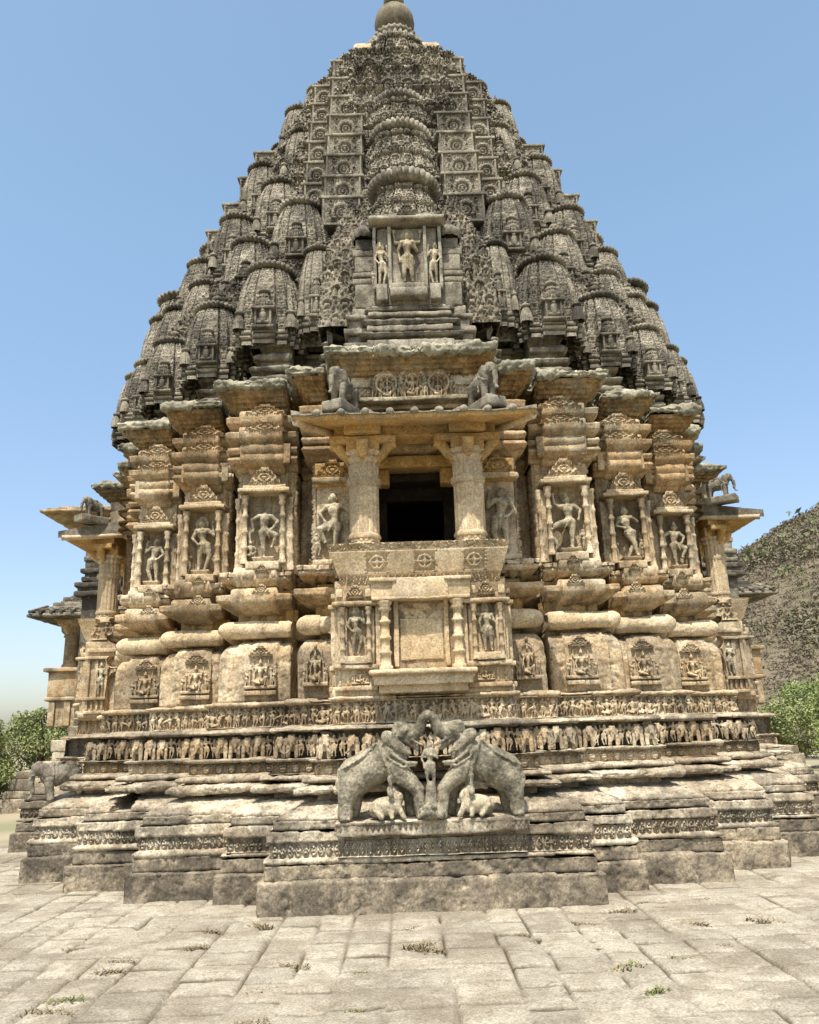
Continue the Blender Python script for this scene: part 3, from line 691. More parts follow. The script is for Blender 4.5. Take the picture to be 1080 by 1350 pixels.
def human(mb, j, s=1.0, o=(0, 0, 0), y=0.0, head=True, crown=True, female=False, halo=False):
    """j: joint positions (x, z) or (x, y, z) for a figure of height ~1"""
    def p(k):
        q = j[k]; q = (q[0], 0, q[1]) if len(q) == 2 else q
        return np.array([o[0]+q[0]*s, o[1]+y+q[1]*s, o[2]+q[2]*s])
    C = lambda a, b, r0, r1: mb.capsule(p(a), p(b), r0*s, r1*s)
    C('waist', 'chest', .062, .082 if female else .092)
    C('hipc', 'waist', .085, .06)
    sh = (p('shl')+p('shr'))/2
    mb.capsule(p('shl'), p('shr'), .05*s, .05*s); mb.capsule(p('chest'), sh, .08*s, .06*s); mb.capsule(sh, p('neck'), .04*s, .034*s)
    if female:
        for a in (-1, 1): mb.ell(p('chest')+np.array([a*.045, -.06, .02])*s, (.038*s,)*3)
    if head:
        mb.ell(p('head'), (.058*s, .064*s, .072*s)); mb.capsule(p('neck'), p('head'), .034*s, .04*s)
        hd = p('head'); mb.ell(hd+np.array([0, -.062, -.005])*s, (.012*s, .016*s, .018*s))
        for a in (-1, 1): mb.ell(hd+np.array([a*.06, 0, -.012])*s, (.016*s, .02*s, .035*s))
        if crown: mb.capsule(hd+np.array([0, 0, .05])*s, hd+np.array([0, 0, .12])*s, .05*s, .02*s)
        else: mb.ell(hd+np.array([0, .02, .055])*s, (.05*s, .05*s, .035*s))
    for a in 'lr':
        C('hip'+a, 'knee'+a, .072, .048); C('knee'+a, 'ank'+a, .047, .028)
        f = p('ank'+a); tx = j.get('toe'+a, (0, -.08)); mb.capsule(f, f+np.array([tx[0], tx[1], -.02])*s, .026*s, .018*s)
        C('sh'+a, 'elb'+a, .04, .032); C('elb'+a, 'wr'+a, .03, .021)
        wv = p('wr'+a)-p('elb'+a); wv = wv/np.linalg.norm(wv); base = p('wr'+a)+wv*.02*s
        side_ = np.cross(wv, [0, 1., 0]); side_ /= max(np.linalg.norm(side_), .2)
        mb.capsule(p('wr'+a), base+wv*.02*s, .02*s, .024*s)
        for q in (-1.5, -.5, .5, 1.5): mb.capsule(base+side_*q*.011*s, base+side_*q*.014*s+wv*.055*s, .0075*s, .006*s, 6, 2)
        mb.capsule(base-side_*.015*s, base-side_*.04*s+wv*.03*s, .008*s, .006*s, 6, 2)
        # ornaments
        mb.ell(p('ank'+a)+np.array([0, 0, .02])*s, (.034*s, .034*s, .012*s))
    # girdle and sash
    mb.ell(p('hipc')+np.array([0, 0, .03])*s, (.10*s, .085*s, .022*s))
    mb.capsule(p('hipc')+np.array([0, -.08, 0])*s, (p('kneel')+p('kneer'))/2+np.array([0, -.02, .02])*s, .016*s, .01*s)
    if halo:
        hd = p('head'); mb.ell(hd+np.array([0, .05, .02])*s, (.14*s, .02*s, .15*s))
POSE = {
 'sway': dict(hipc=(.03, .50), waist=(.0, .60), chest=(-.02, .70), shl=(-.12, .775), shr=(.09, .775), neck=(-.02, .82), head=(-.04, .90), hipl=(-.03, .49), kneel=(-.05, .28), ankl=(-.06, .04),
              hipr=(.08, .49), kneer=(.13, .29), ankr=(.05, .04), elbl=(-.20, .63), wrl=(-.10, -.06, .53), elbr=(.20, .68), wrr=(.17, .88)),
 'dance': dict(hipc=(.02, .48), waist=(-.01, .58), chest=(.01, .69), shl=(-.10, .765), shr=(.12, .75), neck=(.01, .81), head=(.03, .89), hipl=(-.04, .47), kneel=(-.02, .27), ankl=(.0, .04),
               hipr=(.07, .47), kneer=(.22, -.06, .40), ankr=(.14, -.02, .20), elbl=(-.22, .70), wrl=(-.20, .54), elbr=(.23, .66), wrr=(.16, -.05, .55)),
 'kick': dict(hipc=(.03, .50), waist=(.03, .60), chest=(.02, .70), shl=(-.10, .77), shr=(.13, .78), neck=(.02, .82), head=(.01, .90), hipl=(-.02, .49), kneel=(-.20, -.05, .44), ankl=(-.30, -.08, .36),
              hipr=(.08, .49), kneer=(.07, .27), ankr=(.05, .04), elbl=(-.20, .82), wrl=(-.22, .96), elbr=(.24, .70), wrr=(.20, -.05, .56)),
 'stand': dict(hipc=(.0, .50), waist=(.0, .60), chest=(.0, .70), shl=(-.11, .775), shr=(.11, .775), neck=(0, .82), head=(0, .90), hipl=(-.05, .49), kneel=(-.07, .27), ankl=(-.07, .04),
               hipr=(.05, .49), kneer=(.07, .27), ankr=(.08, .04), elbl=(-.18, .62), wrl=(-.15, -.03, .46), elbr=(.18, .62), wrr=(.09, -.08, .66)),
 'cross': dict(hipc=(.05, .49), waist=(.0, .59), chest=(-.03, .69), shl=(-.13, .76), shr=(.08, .78), neck=(-.03, .82), head=(-.02, .90), hipl=(.0, .48), kneel=(.10, -.05, .28), ankl=(.14, -.05, .05),
               hipr=(.10, .48), kneer=(.09, .27), ankr=(-.02, .04), elbl=(-.20, .62), wrl=(-.10, -.07, .58), elbr=(.20, .70), wrr=(.12, -.06, .74)),
 'seat': dict(hipc=(.0, .12), waist=(.0, .24), chest=(.0, .36), shl=(-.12, .45), shr=(.12, .45), neck=(0, .50), head=(0, .60), hipl=(-.06, .10), kneel=(-.24, -.08, .12), ankl=(.02, -.14, .06),
              hipr=(.06, .10), kneer=(.22, -.12, .20), ankr=(.18, -.12, .02), elbl=(-.21, .33), wrl=(-.20, -.08, .20), elbr=(.21, .33), wrr=(.24, -.05, .46)),
}
def statue_mesh(name, pose, head=True, crown=True, female=False, halo=False, extra=None, arms4=False, mirror_=False, voxel=.011, rough=.004):
    mb = MB(); j = dict(POSE[pose])
    if mirror_:
        sw = {}
        for k, v in j.items():
            k2 = k[:-1]+('r' if k[-1] == 'l' else 'l') if k[-1] in 'lr' and k not in ('chest',) else k
            sw[k2] = (-v[0],)+tuple(v[1:])
        j = sw
    human(mb, j, head=head, crown=crown, female=female, halo=halo)
    if arms4:
        j2 = dict(j)
        for a, sx in (('l', -1), ('r', 1)):
            s0 = np.array([j['sh'+a][0], .02, j['sh'+a][-1]]); e = s0+np.array([sx*.12, 0, .02]); w_ = e+np.array([sx*.03, 0, .18])
            mb.capsule(s0, e, .036, .03); mb.capsule(e, w_, .028, .022); mb.ell(w_+np.array([0, 0, .03]), (.045, .02, .04))
    if extra: extra(mb)
    return fuse(mb, name, voxel, 3, .5, rough)
def attendants(mb):
    for sx in (-1, 1):
        human(mb, POSE['sway'], .36, (sx*.26, -.02, 0), crown=False)
def dwarf_left(mb):
    human(mb, POSE['seat'], .42, (-.22, -.05, .02), crown=False); mb.capsule((-.24, 0, .2), (-.27, 0, .55), .035, .03)
ST = {}
ST['headless'] = statue_mesh('statue', 'dance', head=False, extra=dwarf_left)
ST['sway'] = statue_mesh('statue', 'sway', female=True, extra=attendants, halo=True)
ST['kick'] = statue_mesh('statue', 'kick', crown=True, arms4=False, extra=attendants)
ST['cross'] = statue_mesh('statue', 'cross', crown=False, extra=attendants)
ST['dance'] = statue_mesh('statue', 'dance', crown=True)
ST['danceR'] = statue_mesh('statue', 'dance', crown=False, mirror_=True, extra=attendants)
ST['stand'] = statue_mesh('statue', 'stand', arms4=True, halo=True)
ST['torso'] = statue_mesh('statue', 'sway', crown=False, mirror_=True)
def seat_extra(mb):
    t = np.linspace(-.4, math.pi+.4, 16); mb.tube([(.33*math.cos(a), .03, .40+.36*math.sin(a)) for a in t], .03, 8)
    for sx in (-1, 1):
        mb.capsule((sx*.36, 0, .03), (sx*.36, 0, .40), .045, .035); mb.ell((sx*.36, 0, .43), (.06, .05, .03)); mb.capsule((sx*.52, 0, .03), (sx*.52, 0, .34), .03, .025)
        human(mb, POSE['stand'], .40, (sx*.46, -.03, .0), crown=False)
    mb.box((0, 0, -.04), (1.1, .2, .08), .01, .1); mb.ell((0, 0, .82), (.08, .04, .06))
ST['seated'] = statue_mesh('seated_deity', 'seat', arms4=True, extra=seat_extra, voxel=.014)
for k, m_ in ST.items(): m_.materials.append(M_WALL if k == 'seated' else M_STAT)

def stamp_frieze(name, fn, sv, z0, height, meshes, spacing, mat, depth=1.0, seed=0):
    jr = np.random.RandomState(seed); r_ = fn(sv); n = len(r_); mb = MB(); data = []
    for m_ in meshes:
        V = np.zeros(len(m_.vertices)*3, np.float32); m_.vertices.foreach_get('co', V); V = V.reshape(-1, 3).astype(float)
        F = np.array([list(p.vertices)+([p.vertices[-1]] if len(p.vertices) == 3 else []) for p in m_.polygons]); data.append((V, F))
    for i in range(n):
        a, b = r_[i], r_[(i+1) % n]; d = b-a; L = np.linalg.norm(d); d = d/L; nr = np.array([d[1], -d[0]])
        if (a[1]+b[1])/2 > -1.2 or nr[1] > .1 or (abs(nr[0]) > .5 and L < spacing): continue
        k = max(1, int(round(L/spacing)))
        for q in range(k):
            V, F = data[jr.randint(len(data))]; c = a+d*L*(q+.5)/k
            sx_ = -1 if jr.rand() < .5 else 1; sc = height*jr.uniform(.92, 1.03); tw = jr.uniform(-.25, .25)
            X = V[:, 0]*sx_*math.cos(tw)-V[:, 1]*math.sin(tw); Y = (V[:, 0]*sx_*math.sin(tw)+V[:, 1]*math.cos(tw))*depth
            W = np.stack([c[0]+d[0]*X*sc-nr[0]*Y*sc, c[1]+d[1]*X*sc-nr[1]*Y*sc, z0+V[:, 2]*sc*height/height], -1)
            mb.add(W, F if sx_ > 0 else F[:, ::-1])
    V, F = mb.data(); 
    for k in range(3): V[:, k] += .004*vnoise(V, .03, 5+k)
    return put(name, raw_mesh(name, V, F), mat, TEMPLE, smooth=True)
def front_elephant(tw, seed):
    mb = MB(); q = np.random.RandomState(seed)
    mb.ell((0, .12, .55), (.24, .25, .30)); mb.ell((tw*.1, -.10, .70), (.17, .17, .19)); mb.ell((tw*.1-.07, -.12, .84), (.08, .09, .08)); mb.ell((tw*.1+.07, -.12, .84), (.08, .09, .08))
    for sx in (-1, 1):
        mb.ell((tw*.1+sx*.20, -.04, .66), (.09, .05, .17), (0, 0, sx*.4)); mb.capsule((sx*.16, -.02, .42), (sx*.17, -.04, .05), .10, .085)
        mb.capsule((tw*.1+sx*.09, -.22, .58), (tw*.1+sx*.11, -.34, .50), .03, .015)
    mb.tube([(tw*.1, -.24, .66), (tw*.2, -.30, .48), (tw*.35, -.28, .30), (tw*.7, -.24, .18), (tw*.9, -.24, .2)], [.09, .075, .06, .045, .03], 8)
    return fuse(mb, 'm', .028, 2)
FE = [front_elephant(.1, 1), front_elephant(-.3, 2), front_elephant(.35, 3)]
mbx = MB(); human(mbx, POSE['sway'], .9, (-.16, 0, .05), crown=False); human(mbx, POSE['stand'], .85, (.20, .05, .05), crown=False); FE.append(fuse(mbx, 'm', .028, 1))
stamp_frieze('frieze_elephants', offP, .50, 1.335, .262, FE, .142, M_WALL, .55, 4)
FF = []
for k_ in ('sway', 'dance', 'kick', 'stand', 'cross', 'seat'):
    mbx = MB(); human(mbx, POSE[k_], 1.0 if k_ != 'seat' else 1.25, (0, 0, 0), crown=False)
    if k_ in ('stand', 'seat'): human(mbx, POSE['dance'], .8, (.26, .05, 0), crown=False)
    FF.append(fuse(mbx, 'm', .032, 1))
stamp_frieze('frieze_figures', offP, .645, 1.675, .225, FF, .098, M_WALL, .8, 9)

# pediment relief (triangular horseshoe-arch gable), built as thick fretwork
def pediment(mb, c, w_, h, d=.05):
    n, m = 60, 34
    x = np.linspace(-1, 1, n); z = np.linspace(0, 1, m); X, Z = np.meshgrid(x, z, indexing='xy')
    step = np.minimum(1, np.floor((1.05-np.abs(X))*5)/5*1.05+.16)
    env = Z-step
    hgt = lace_h(X*.5/.5*.5, Z*.9)*.5+lace_h(((X*3+.5) % 1)-.5, (Z*2.2) % 1)*.6
    Y = -(.4+.6*hgt)*d; Zc = np.minimum(Z, step)
    G = np.stack([c[0]+X*w_/2, c[1]+Y-d*.4, c[2]+Zc*h], -1)
    mb.grid(G); B = G.copy(); B[..., 1] = c[1]+d*.3
    mb.grid(np.stack([G[-1], B[-1]], 0)); mb.grid(B[:, ::-1])
    mb.grid(np.stack([G[:, 0], B[:, 0]], 0)); mb.grid(np.stack([B[:, -1], G[:, -1]], 0))
def colonnette(mb, x, y, z0, z1, r=.03):
    h = z1-z0
    pr = [(r*1.5, 0), (r*1.5, .05*h), (r*1.1, .06*h), (r*1.1, .2*h), (r*1.4, .22*h), (r*1.4, .25*h), (r, .27*h), (r, .42*h), (r*1.35, .44*h), (r*1.35, .47*h), (r, .49*h), (r*.9, .66*h), (r*1.3, .68*h), (r*1.3, .71*h), (r*.9, .73*h), (r*.9, .84*h), (r*1.6, .88*h), (r*1.2, .92*h), (r*1.7, .96*h), (r*1.7, h)]
    mb.lathe(pr, (x, y, z0), 12, square=.3)
def niche(x, yl, st, w_=.62, z0=3.49, z1=4.52, label=None, roof_over=.0, small=False):
    """niche on the wall face at local y = yl, facing the camera"""
    e = empty('niche', TEMPLE, (x, yl, z0))
    H = z1-z0
    mb = MB(); mb.box((0, .02, H/2), (w_+.12, .06, H), .01, .05)
    mb.box((0, -.13, .05), (w_*.8, .26, .10), .015, .05); mb.box((0, -.15, .125), (w_*.55, .22, .06), .015, .05, taper=.25)
    for sx in (-1, 1): mb.box((sx*(w_/2+.02), -.07, H*.46), (.09, .14, H*.92), .01, .04)
    build(mb, 'niche_frame', M_WALL, e, seed=x)
    mb = MB()
    for sx in (-1, 1):
        colonnette(mb, sx*(w_/2-.02), -.19, .08, H-.06, .030); colonnette(mb, sx*(w_/2+.08), -.12, .0, H-.08, .024)
    build(mb, 'colonnette', M_WALL, e, seed=x+1, rough=.7)
    mb = MB(); mb.box((0, -.12, H), (w_+.14, .30, .05), .012, .05); mb.box((0, -.11, H+.045), (w_+.04, .24, .05), .015, .05)
    build(mb, 'niche_roof', M_CREAM, e, seed=x+2, rough=1.6)
    mb = MB(); pediment(mb, (0, -.14, H+.065), w_*.86, .25, .06); build(mb, 'gable', M_CREAM, e, seed=x+3, rough=.5)
    sc = (H-.24)*.98
    if st:
        s = put('statue', ST[st], M_STAT, e, (0, -.13, .15), smooth=True); s.scale = (sc*.95,)*3
    return e
FACE = .90
def face(yf, s=FACE): return -yf+s     # local y of a wall face
mods = [(1.87, 5.64), (2.79, 4.98), (3.63, 4.30)]
for (xm, yf), a, b in zip(mods, ('headless', 'sway', 'torso'), ('kick', 'cross', 'dance')):
    for sx, st in ((-1, a), (1, b)):
        w_ = .50 if yf > 5 else (.46 if yf > 4.5 else .42)
        n_ = niche(sx*xm, face(yf), st, w_, 3.50, 4.50 if yf > 4.9 else 4.42)
        # seated deity panel on the dado
        e = empty('deity_panel', TEMPLE, (sx*xm, face(yf, .70), 2.03))
        s = put('seated_deity', ST['seated'], M_WALL, e, (0, -.03, .10), smooth=True); s.scale = (.34, .6, .44)
        mb = MB(); mb.box((0, -.035, .02), (.38, .11, .05), .01, .05); mb.box((0, .0, .26), (.36, .02, .46), .01, .05); pediment(mb, (0, -.02, .44), .28, .12, .03)
        build(mb, 'panel_frame', M_WALL, e, seed=xm)
        # little arch ornaments on the mouldings, and the bracketed capital block
        mb = MB(); pediment(mb, (0, -.03, 0), .22, .13, .04); g_ = build(mb, 'arch_ornament', M_CREAM, TEMPLE, (sx*xm, face(yf, .68), 3.19), rough=.5, seed=1)
        mb = MB(); pediment(mb, (0, -.03, 0), .16, .10, .04); build(mb, 'arch_ornament', M_WALL, TEMPLE, (sx*xm, face(yf, .70), 3.46), rough=.5, seed=2)
        for zz_ in (5.26, 5.47):
            mb = MB(); pediment(mb, (0, -.03, 0), .56, .17, .05); build(mb, 'arch_ornament', M_DARKO, TEMPLE, (sx*xm, face(yf, .74), zz_), rough=.6, seed=zz_)
        mb = MB(); W2 = .62
        mb.box((0, .05, .12), (W2, .14, .24), .02, .05)
        for k in (-1, 1): mb.box((k*(W2/2-.04), -.04, .13), (.09, .08, .26), .012, .04)
        mb.box((0, -.04, .235), (W2, .08, .05), .01, .05)
        mb.tube([(-W2/2+.05, -.02, .10), (0, -.05, .085), (W2/2-.05, -.02, .10)], .045, 10)
        build(mb, 'capital_block', M_DARKO, TEMPLE, (sx*xm, face(yf, .80), 4.86), seed=xm+1)
# pier figures beside the balcony
for sx, st in ((-1, 'danceR'), (1, 'torso')):
    e = empty('niche', TEMPLE, (sx*1.0, face(5.95), 3.5))
    mb = MB(); mb.box((0, .0, .5), (.40, .12, 1.0), .02, .04); mb.box((0, -.06, 1.03), (.50, .24, .07), .02, .05); mb.box((0, -.05, .02), (.46, .22, .07), .02, .05)
    build(mb, 'niche_frame', M_WALL, e, seed=5+sx, rough=1.6)
    s = put('statue', ST[st], M_STAT, e, (.02, -.10, .1), smooth=True); s.scale = (.80, .8, .80)
    mb = MB(); mb.box((0, 0, .06), (.44, .2, .30), .02, .05); pediment(mb, (0, -.10, .0), .42, .24, .05); build(mb, 'gable', M_OCHRE, e, (0, 0, 1.06), seed=9)
    e = empty('deity_panel', TEMPLE, (sx*1.20, face(5.95, .70), 2.03))
    s = put('seated_deity', ST['seated'], M_BASE, e, (0, -.02, .10), smooth=True); s.scale = (.26, .5, .5)

# ------------------------------------------------------------------ balcony bay
def lace_panel(x, fd, z, w_, h, d=.5, parent=None):
    mb = MB(); mb.box((0, d/2, h/2), (w_, d, h), .012, .08); mb.box((0, d/2-.03, .02), (w_+.05, d+.06, .045), .01, .06); mb.box((0, d/2-.04, h-.03), (w_+.07, d+.06, .05), .012, .06)
    n = int((w_-.04)/.011)+1; m = int((h-.11)/.011)+1
    U, Vv = np.meshgrid(np.linspace(-w_/2+.02, w_/2-.02, n), np.linspace(0, h-.11, m), indexing='xy'); T = h-.11
    hh = lace_h(U/T/.9, Vv/T)*.05+.012*lace_h(((U/.1+.5) % 1)-.5, (Vv/.1) % 1)
    fr = (np.abs(U) > w_/2-.045); hh = np.where(fr, .05, hh)
    mb.grid(np.stack([U, -.012-hh, .05+Vv], -1))
    return build(mb, 'lace_panel', M_TOWER, TEMPLE, (x, fd-D, z), rough=.7, seed=x+z)
for sx in (-1, 1):
    for i in range(8):
        t = i/7; lace_panel(sx*(.97-.07*t), 10.78+1.32*t**.92, 9.15+.56*i, .62-.02*t, .53)
        if i < 7: lace_panel(sx*(1.46-.10*t), 11.15+1.25*t, 9.30+.56*i, .38, .50)
    mb = MB(); mb.box((sx*.62, 0, 0), (.42, .5, .42), .03, .06); mb.box((sx*.62, 0, .22), (.34, .44, .08), .02, .06); build(mb, 'shoulder_block', M_CREAM, TEMPLE, (0, 12.65-D, 14.1), rough=1.5)
    for i in range(6):
        lace_panel(sx*(4.02-.28*i), 13.1+.05*i, 9.0+.62*i, .46, .58) if i > 1 else None
def flat_panel(mb, c, w_, h, pat, lean=0.0, d=0.0, du=.01, H=None):
    """carved vertical sheet facing -y; lean moves the top outwards"""
    n = int(w_/du)+1; m = int(h/du)+1
    U, Vv = np.meshgrid(np.linspace(-w_/2, w_/2, n), np.linspace(0, h, m), indexing='xy')
    hh = pat(U, Vv, h, 3)
    mb.grid(np.stack([c[0]+U, c[1]-hh-lean*Vv/h, c[2]+Vv], -1))
def make_balcony():
    B = empty('balcony', TEMPLE, (0, -6.5, 0))
    # local y: 0 is the foot line of the plinth, positive goes into the wall
    # lower body
    mb = MB()
    mb.box((0, .92, 2.55), (1.86, .5, 1.25), .02, .08)
    mb.box((0, .90, 1.98), (1.92, .56, .08), .02, .06)
    build(mb, 'bay_wall', M_WALL, B)
    for sx in (-1, 1):
        mb = MB()
        mb.box((sx*.70, .72, 2.02), (.46, .28, .05), .012, .05); mb.box((sx*.70, .74, 2.13), (.40, .22, .18), .01, .05); mb.box((sx*.70, .71, 2.24), (.48, .30, .05), .015, .05)
        for k in range(-2, 3):
            if k: mb.box((sx*.70+k*.085, .635, 2.13), (.025, .03, .15), .004, .05)
        mb.box((sx*.70, .76, 2.56), (.44, .22, .60), .01, .05); mb.box((sx*.70, .69, 2.90), (.50, .34, .05), .02, .04); mb.box((sx*.70, .72, 2.96), (.42, .26, .07), .02, .05)
        mb.box((sx*.84, .66, 2.56), (.10, .14, .60), .01, .04); mb.box((sx*.545, .66, 2.56), (.08, .12, .60), .01, .04)
        build(mb, 'side_pier', M_WALL, B, seed=2)
    for sx in (-1, 1):
        s = put('statue', ST['stand' if sx > 0 else 'sway'], M_STAT, B, (sx*.70, .60, 2.36), smooth=True); s.scale = (.46, .5, .50)
        s = put('statue', ST['seated'], M_WALL, B, (sx*.66, .62, 2.08), smooth=True); s.scale = (.17, .3, .18)
        mb = MB(); mb.box((sx*.70, .61, 2.31), (.26, .12, .08), .01, .04); colonnette(mb, sx*.56, .57, 2.28, 2.87, .022); colonnette(mb, sx*.84, .57, 2.28, 2.87, .022); build(mb, 'colonnette', M_WALL, B, rough=.6)
        mb = MB(); pediment(mb, (sx*.70, .60, 2.96), .20, .15, .05); mb.box((sx*.56, .60, 3.02), (.07, .06, .09), .01, .04); mb.box((sx*.87, .60, 3.02), (.07, .06, .09), .01, .04)
        build(mb, 'arch_ornament', M_CREAM, B, rough=.5)
        # framing columns of the blind panel
        mb = MB(); colonnette(mb, sx*.385, .56, 2.20, 2.92, .048); mb.box((sx*.46, .66, 2.55), (.06, .12, .70), .01, .05); build(mb, 'colonnette', M_CREAM, B, rough=.7)
        mb = MB(); mb.box((sx*.40, .60, 3.04), (.26, .20, .20), .015, .04); 
        flat_panel(mb, (sx*.40, .495, 2.965), .22, .13, p_leaf(.03, .055)); mb.box((sx*.40, .57, 3.14), (.29, .22, .04), .01, .04); mb.box((sx*.40, .58, 2.94), (.25, .20, .035), .01, .04)
        build(mb, 'column_capital', M_CREAM, B, rough=.6)
    mb = MB(); mb.box((0, .70, 2.60), (.58, .06, .62), .01, .06); mb.box((0, .68, 2.52), (.46, .06, .44), .01, .05)
    for k in (-1, 1): mb.box((k*.27, .66, 2.60), (.05, .08, .74), .01, .05)
    build(mb, 'blind_panel', M_CREAM, B, rough=1.2)
    mb = MB(); mb.box((0, .58, 3.05), (.60, .20, .22), .015, .06); mb.box((0, .56, 2.94), (.64, .16, .03), .01, .06); build(mb, 'panel_lintel', M_CREAM, B, rough=1.3)
    mb = MB(); mb.box((0, .52, 2.165), (1.12, .30, .055), .022, .05); mb.box((0, .55, 2.12), (1.06, .24, .05), .01, .05); mb.box((0, .60, 2.03), (.92, .20, .14), .01, .05)
    flat_panel(mb, (0, .425, 2.045), 1.02, .07, p_leaf(.03, .075)); mb.box((0, .55, 2.07), (1.02, .24, .07), .005, .05)
    build(mb, 'shelf', M_CREAM, B)
    # carved flanks of the bay
    for sx in (-1, 1):
        mb = MB()
        for zz_, hh_, pr_ in ((2.02, .05, .05), (2.24, .05, .05), (2.90, .05, .06), (3.02, .06, .03)): mb.box((sx*.93, .98, zz_), (2*pr_+.04, .52, hh_), .01, .05)
        for yy in (.76, .90, 1.06, 1.20): mb.box((sx*.94, yy, 2.56), (.07, .045, .62), .01, .05)
        for k in range(6): mb.box((sx*.94, .76+k*.085, 2.13), (.05, .035, .15), .005, .05)
        build(mb, 'side_moulding', M_WALL, B, seed=4)
        s = put('statue', ST['stand'], M_STAT, B, (sx*.97, .98, 2.30), smooth=True); s.scale = (.45, .45, .52); s.rotation_euler = (0, 0, sx*math.pi/2)
        mb = MB(); flat_panel(mb, (0, 0, 0), .50, .30, p_figs(.04, .5)); q = build(mb, 'side_relief', M_WALL, B, (sx*.935, .98, 3.2), rough=.4); q.rotation_euler = (0, 0, sx*math.pi/2)
    # leaning parapet
    w0, w1, y0, y1, z0, z1 = .86, 1.0, .66, .52, 3.13, 3.56
    mb = MB(); n, m = 190, 44
    T = np.linspace(0, 1, m)[:, None]; U = np.linspace(-1, 1, n)[None]
    Wd = w0+(w1-w0)*T; X = U*Wd; Z = z0+(z1-z0)*T+0*U; v = (z1-z0)*T+0*X
    h = np.zeros_like(X)
    top = v > .355; h = np.where(top, p_chev(.034, .11)(X, v-.355, .075, 0), h)
    bot = v < .085; h = np.where(bot, p_chev(.03, .075)(X, v, .085, 0), h)
    for cx_ in (-.46, .06, .60):
        q = np.maximum(np.abs(X-cx_)/.13, np.abs(v-.225)/.115); r = np.hypot((X-cx_)/.13, (v-.225)/.115)
        cell = (q < 1); hh = np.where(np.abs(q-.93) < .06, 0, np.where(np.abs(q-.78) < .05, -.03, np.where(np.abs(r-.55) < .09, 0, np.where((np.abs(X-cx_) < .012) | (np.abs(v-.225) < .012), -.002, np.where(r < .2, 0, -.035)))))
        h = np.where(cell, hh, h)
    for zz_ in (.088, .35): h = h-.012*np.clip(1-np.abs(v-zz_)/.008, 0, 1)
    Y = y0+(y1-y0)*T-h
    Fr = np.stack([X, Y, Z], -1); mb.grid(Fr)
    Bk = Fr.copy(); Bk[..., 1] = y0+.16; Bk[..., 0] *= .97
    mb.grid(Bk[:, ::-1]); mb.grid(np.stack([Fr[-1], Bk[-1]], 0)); mb.grid(np.stack([Bk[0], Fr[0]], 0)); mb.grid(np.stack([Fr[:, 0], Bk[:, 0]], 0)); mb.grid(np.stack([Bk[:, -1], Fr[:, -1]], 0))
    mb.box((0, .95, 3.30), (1.7, .5, .34), .01, .08)
    build(mb, 'parapet', M_CREAM, B, rough=.35)
    # pillars with bracket capitals
    for sx in (-1, 1):
        mb = MB(); x = sx*.60
        mb.lathe([(.19, 3.45), (.19, 3.60), (.165, 3.62), (.165, 4.38), (.17, 4.40)], (x, .86, 0), 8, rot=math.pi/8)
        mb.lathe([(.165, 3.62), (.168, 4.42), (.172, 4.52), (.155, 4.54), (.18, 4.56), (.20, 4.60), (.17, 4.63), (.22, 4.66), (.22, 4.69)], (x, .86, 0), 96, ribs=16, rib=.07)
        mb.lathe([(.178, 3.66), (.19, 3.69), (.178, 3.72)], (x, .86, 0), 32); mb.lathe([(.175, 4.28), (.19, 4.31), (.19, 4.35), (.175, 4.38)], (x, .86, 0), 48, ribs=24, rib=.12)
        build(mb, 'pillar', M_CREAM, B, rough=.9, seed=sx)
        mb = MB(); mb.box((x, .86, 4.77), (.38, .38, .17), .015, .04)
        for k in (-1, 1):
            mb.tube([(x+k*.14, .80, 4.58), (x+k*.22, .80, 4.66), (x+k*.28, .80, 4.76), (x+k*.36, .80, 4.80)], [.05, .06, .07, .07], 10); mb.box((x+k*.27, .84, 4.815), (.22, .34, .08), .01, .04)
        mb.tube([(x, .70, 4.60), (x, .62, 4.68), (x, .56, 4.78)], [.05, .07, .07], 10)
        mb.box((x, .80, 4.95), (.42, .40, .17), .01, .05)
        build(mb, 'bracket_capital', M_OCHRE, B, rough=1.0, seed=sx*2)
    mb = MB(); mb.box((0, .88, 4.95), (1.86, .30, .18), .01, .06); flat_panel(mb, (0, .725, 4.87), .80, .15, p_figs(.03, .8)); build(mb, 'beam', M_OCHRE, B)
    # door frame behind the pillars
    mb = MB()
    for sx in (-1, 1): mb.box((sx*.56, 1.34, 4.05), (.14, .20, 1.3), .01, .06)
    mb.box((0, 1.34, 4.72), (1.26, .20, .14), .01, .06)
    for sx in (-1, 1): mb.box((sx*.41, 1.40, 4.55), (.20, .20, .20), .03, .05)
    build(mb, 'doorway', M_OCHRE, B)
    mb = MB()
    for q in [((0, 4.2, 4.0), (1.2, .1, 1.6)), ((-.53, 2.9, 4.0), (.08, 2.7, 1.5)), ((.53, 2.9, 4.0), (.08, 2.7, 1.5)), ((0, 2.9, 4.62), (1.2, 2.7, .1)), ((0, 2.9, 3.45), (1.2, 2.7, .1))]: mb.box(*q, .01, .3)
    for sx in (-1, 1): mb.box((sx*.44, 1.95, 4.0), (.16, .12, 1.2), .01, .1)  # added inner frame, narrows the opening to keep light out of the chamber
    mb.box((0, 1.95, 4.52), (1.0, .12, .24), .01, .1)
    build(mb, 'inner_chamber', M_SHADE, B)  # chamber walls painted with the shade colour
    # sloping eave
    mb = MB(); hw, y_t, zt = 1.33, .25, 4.93
    n = 120; U = np.linspace(-1, 1, n)
    rows = []
    for k, (yy, zz_, ww) in enumerate([(1.25, 5.06, .82), (.75, 4.98, 1.06), (y_t+.02, 4.895, hw), (y_t, 4.90, hw+.01), (y_t, 4.955, hw+.01)]):
        rows.append(np.stack([U*ww, np.full(n, yy), np.full(n, zz_)], -1))
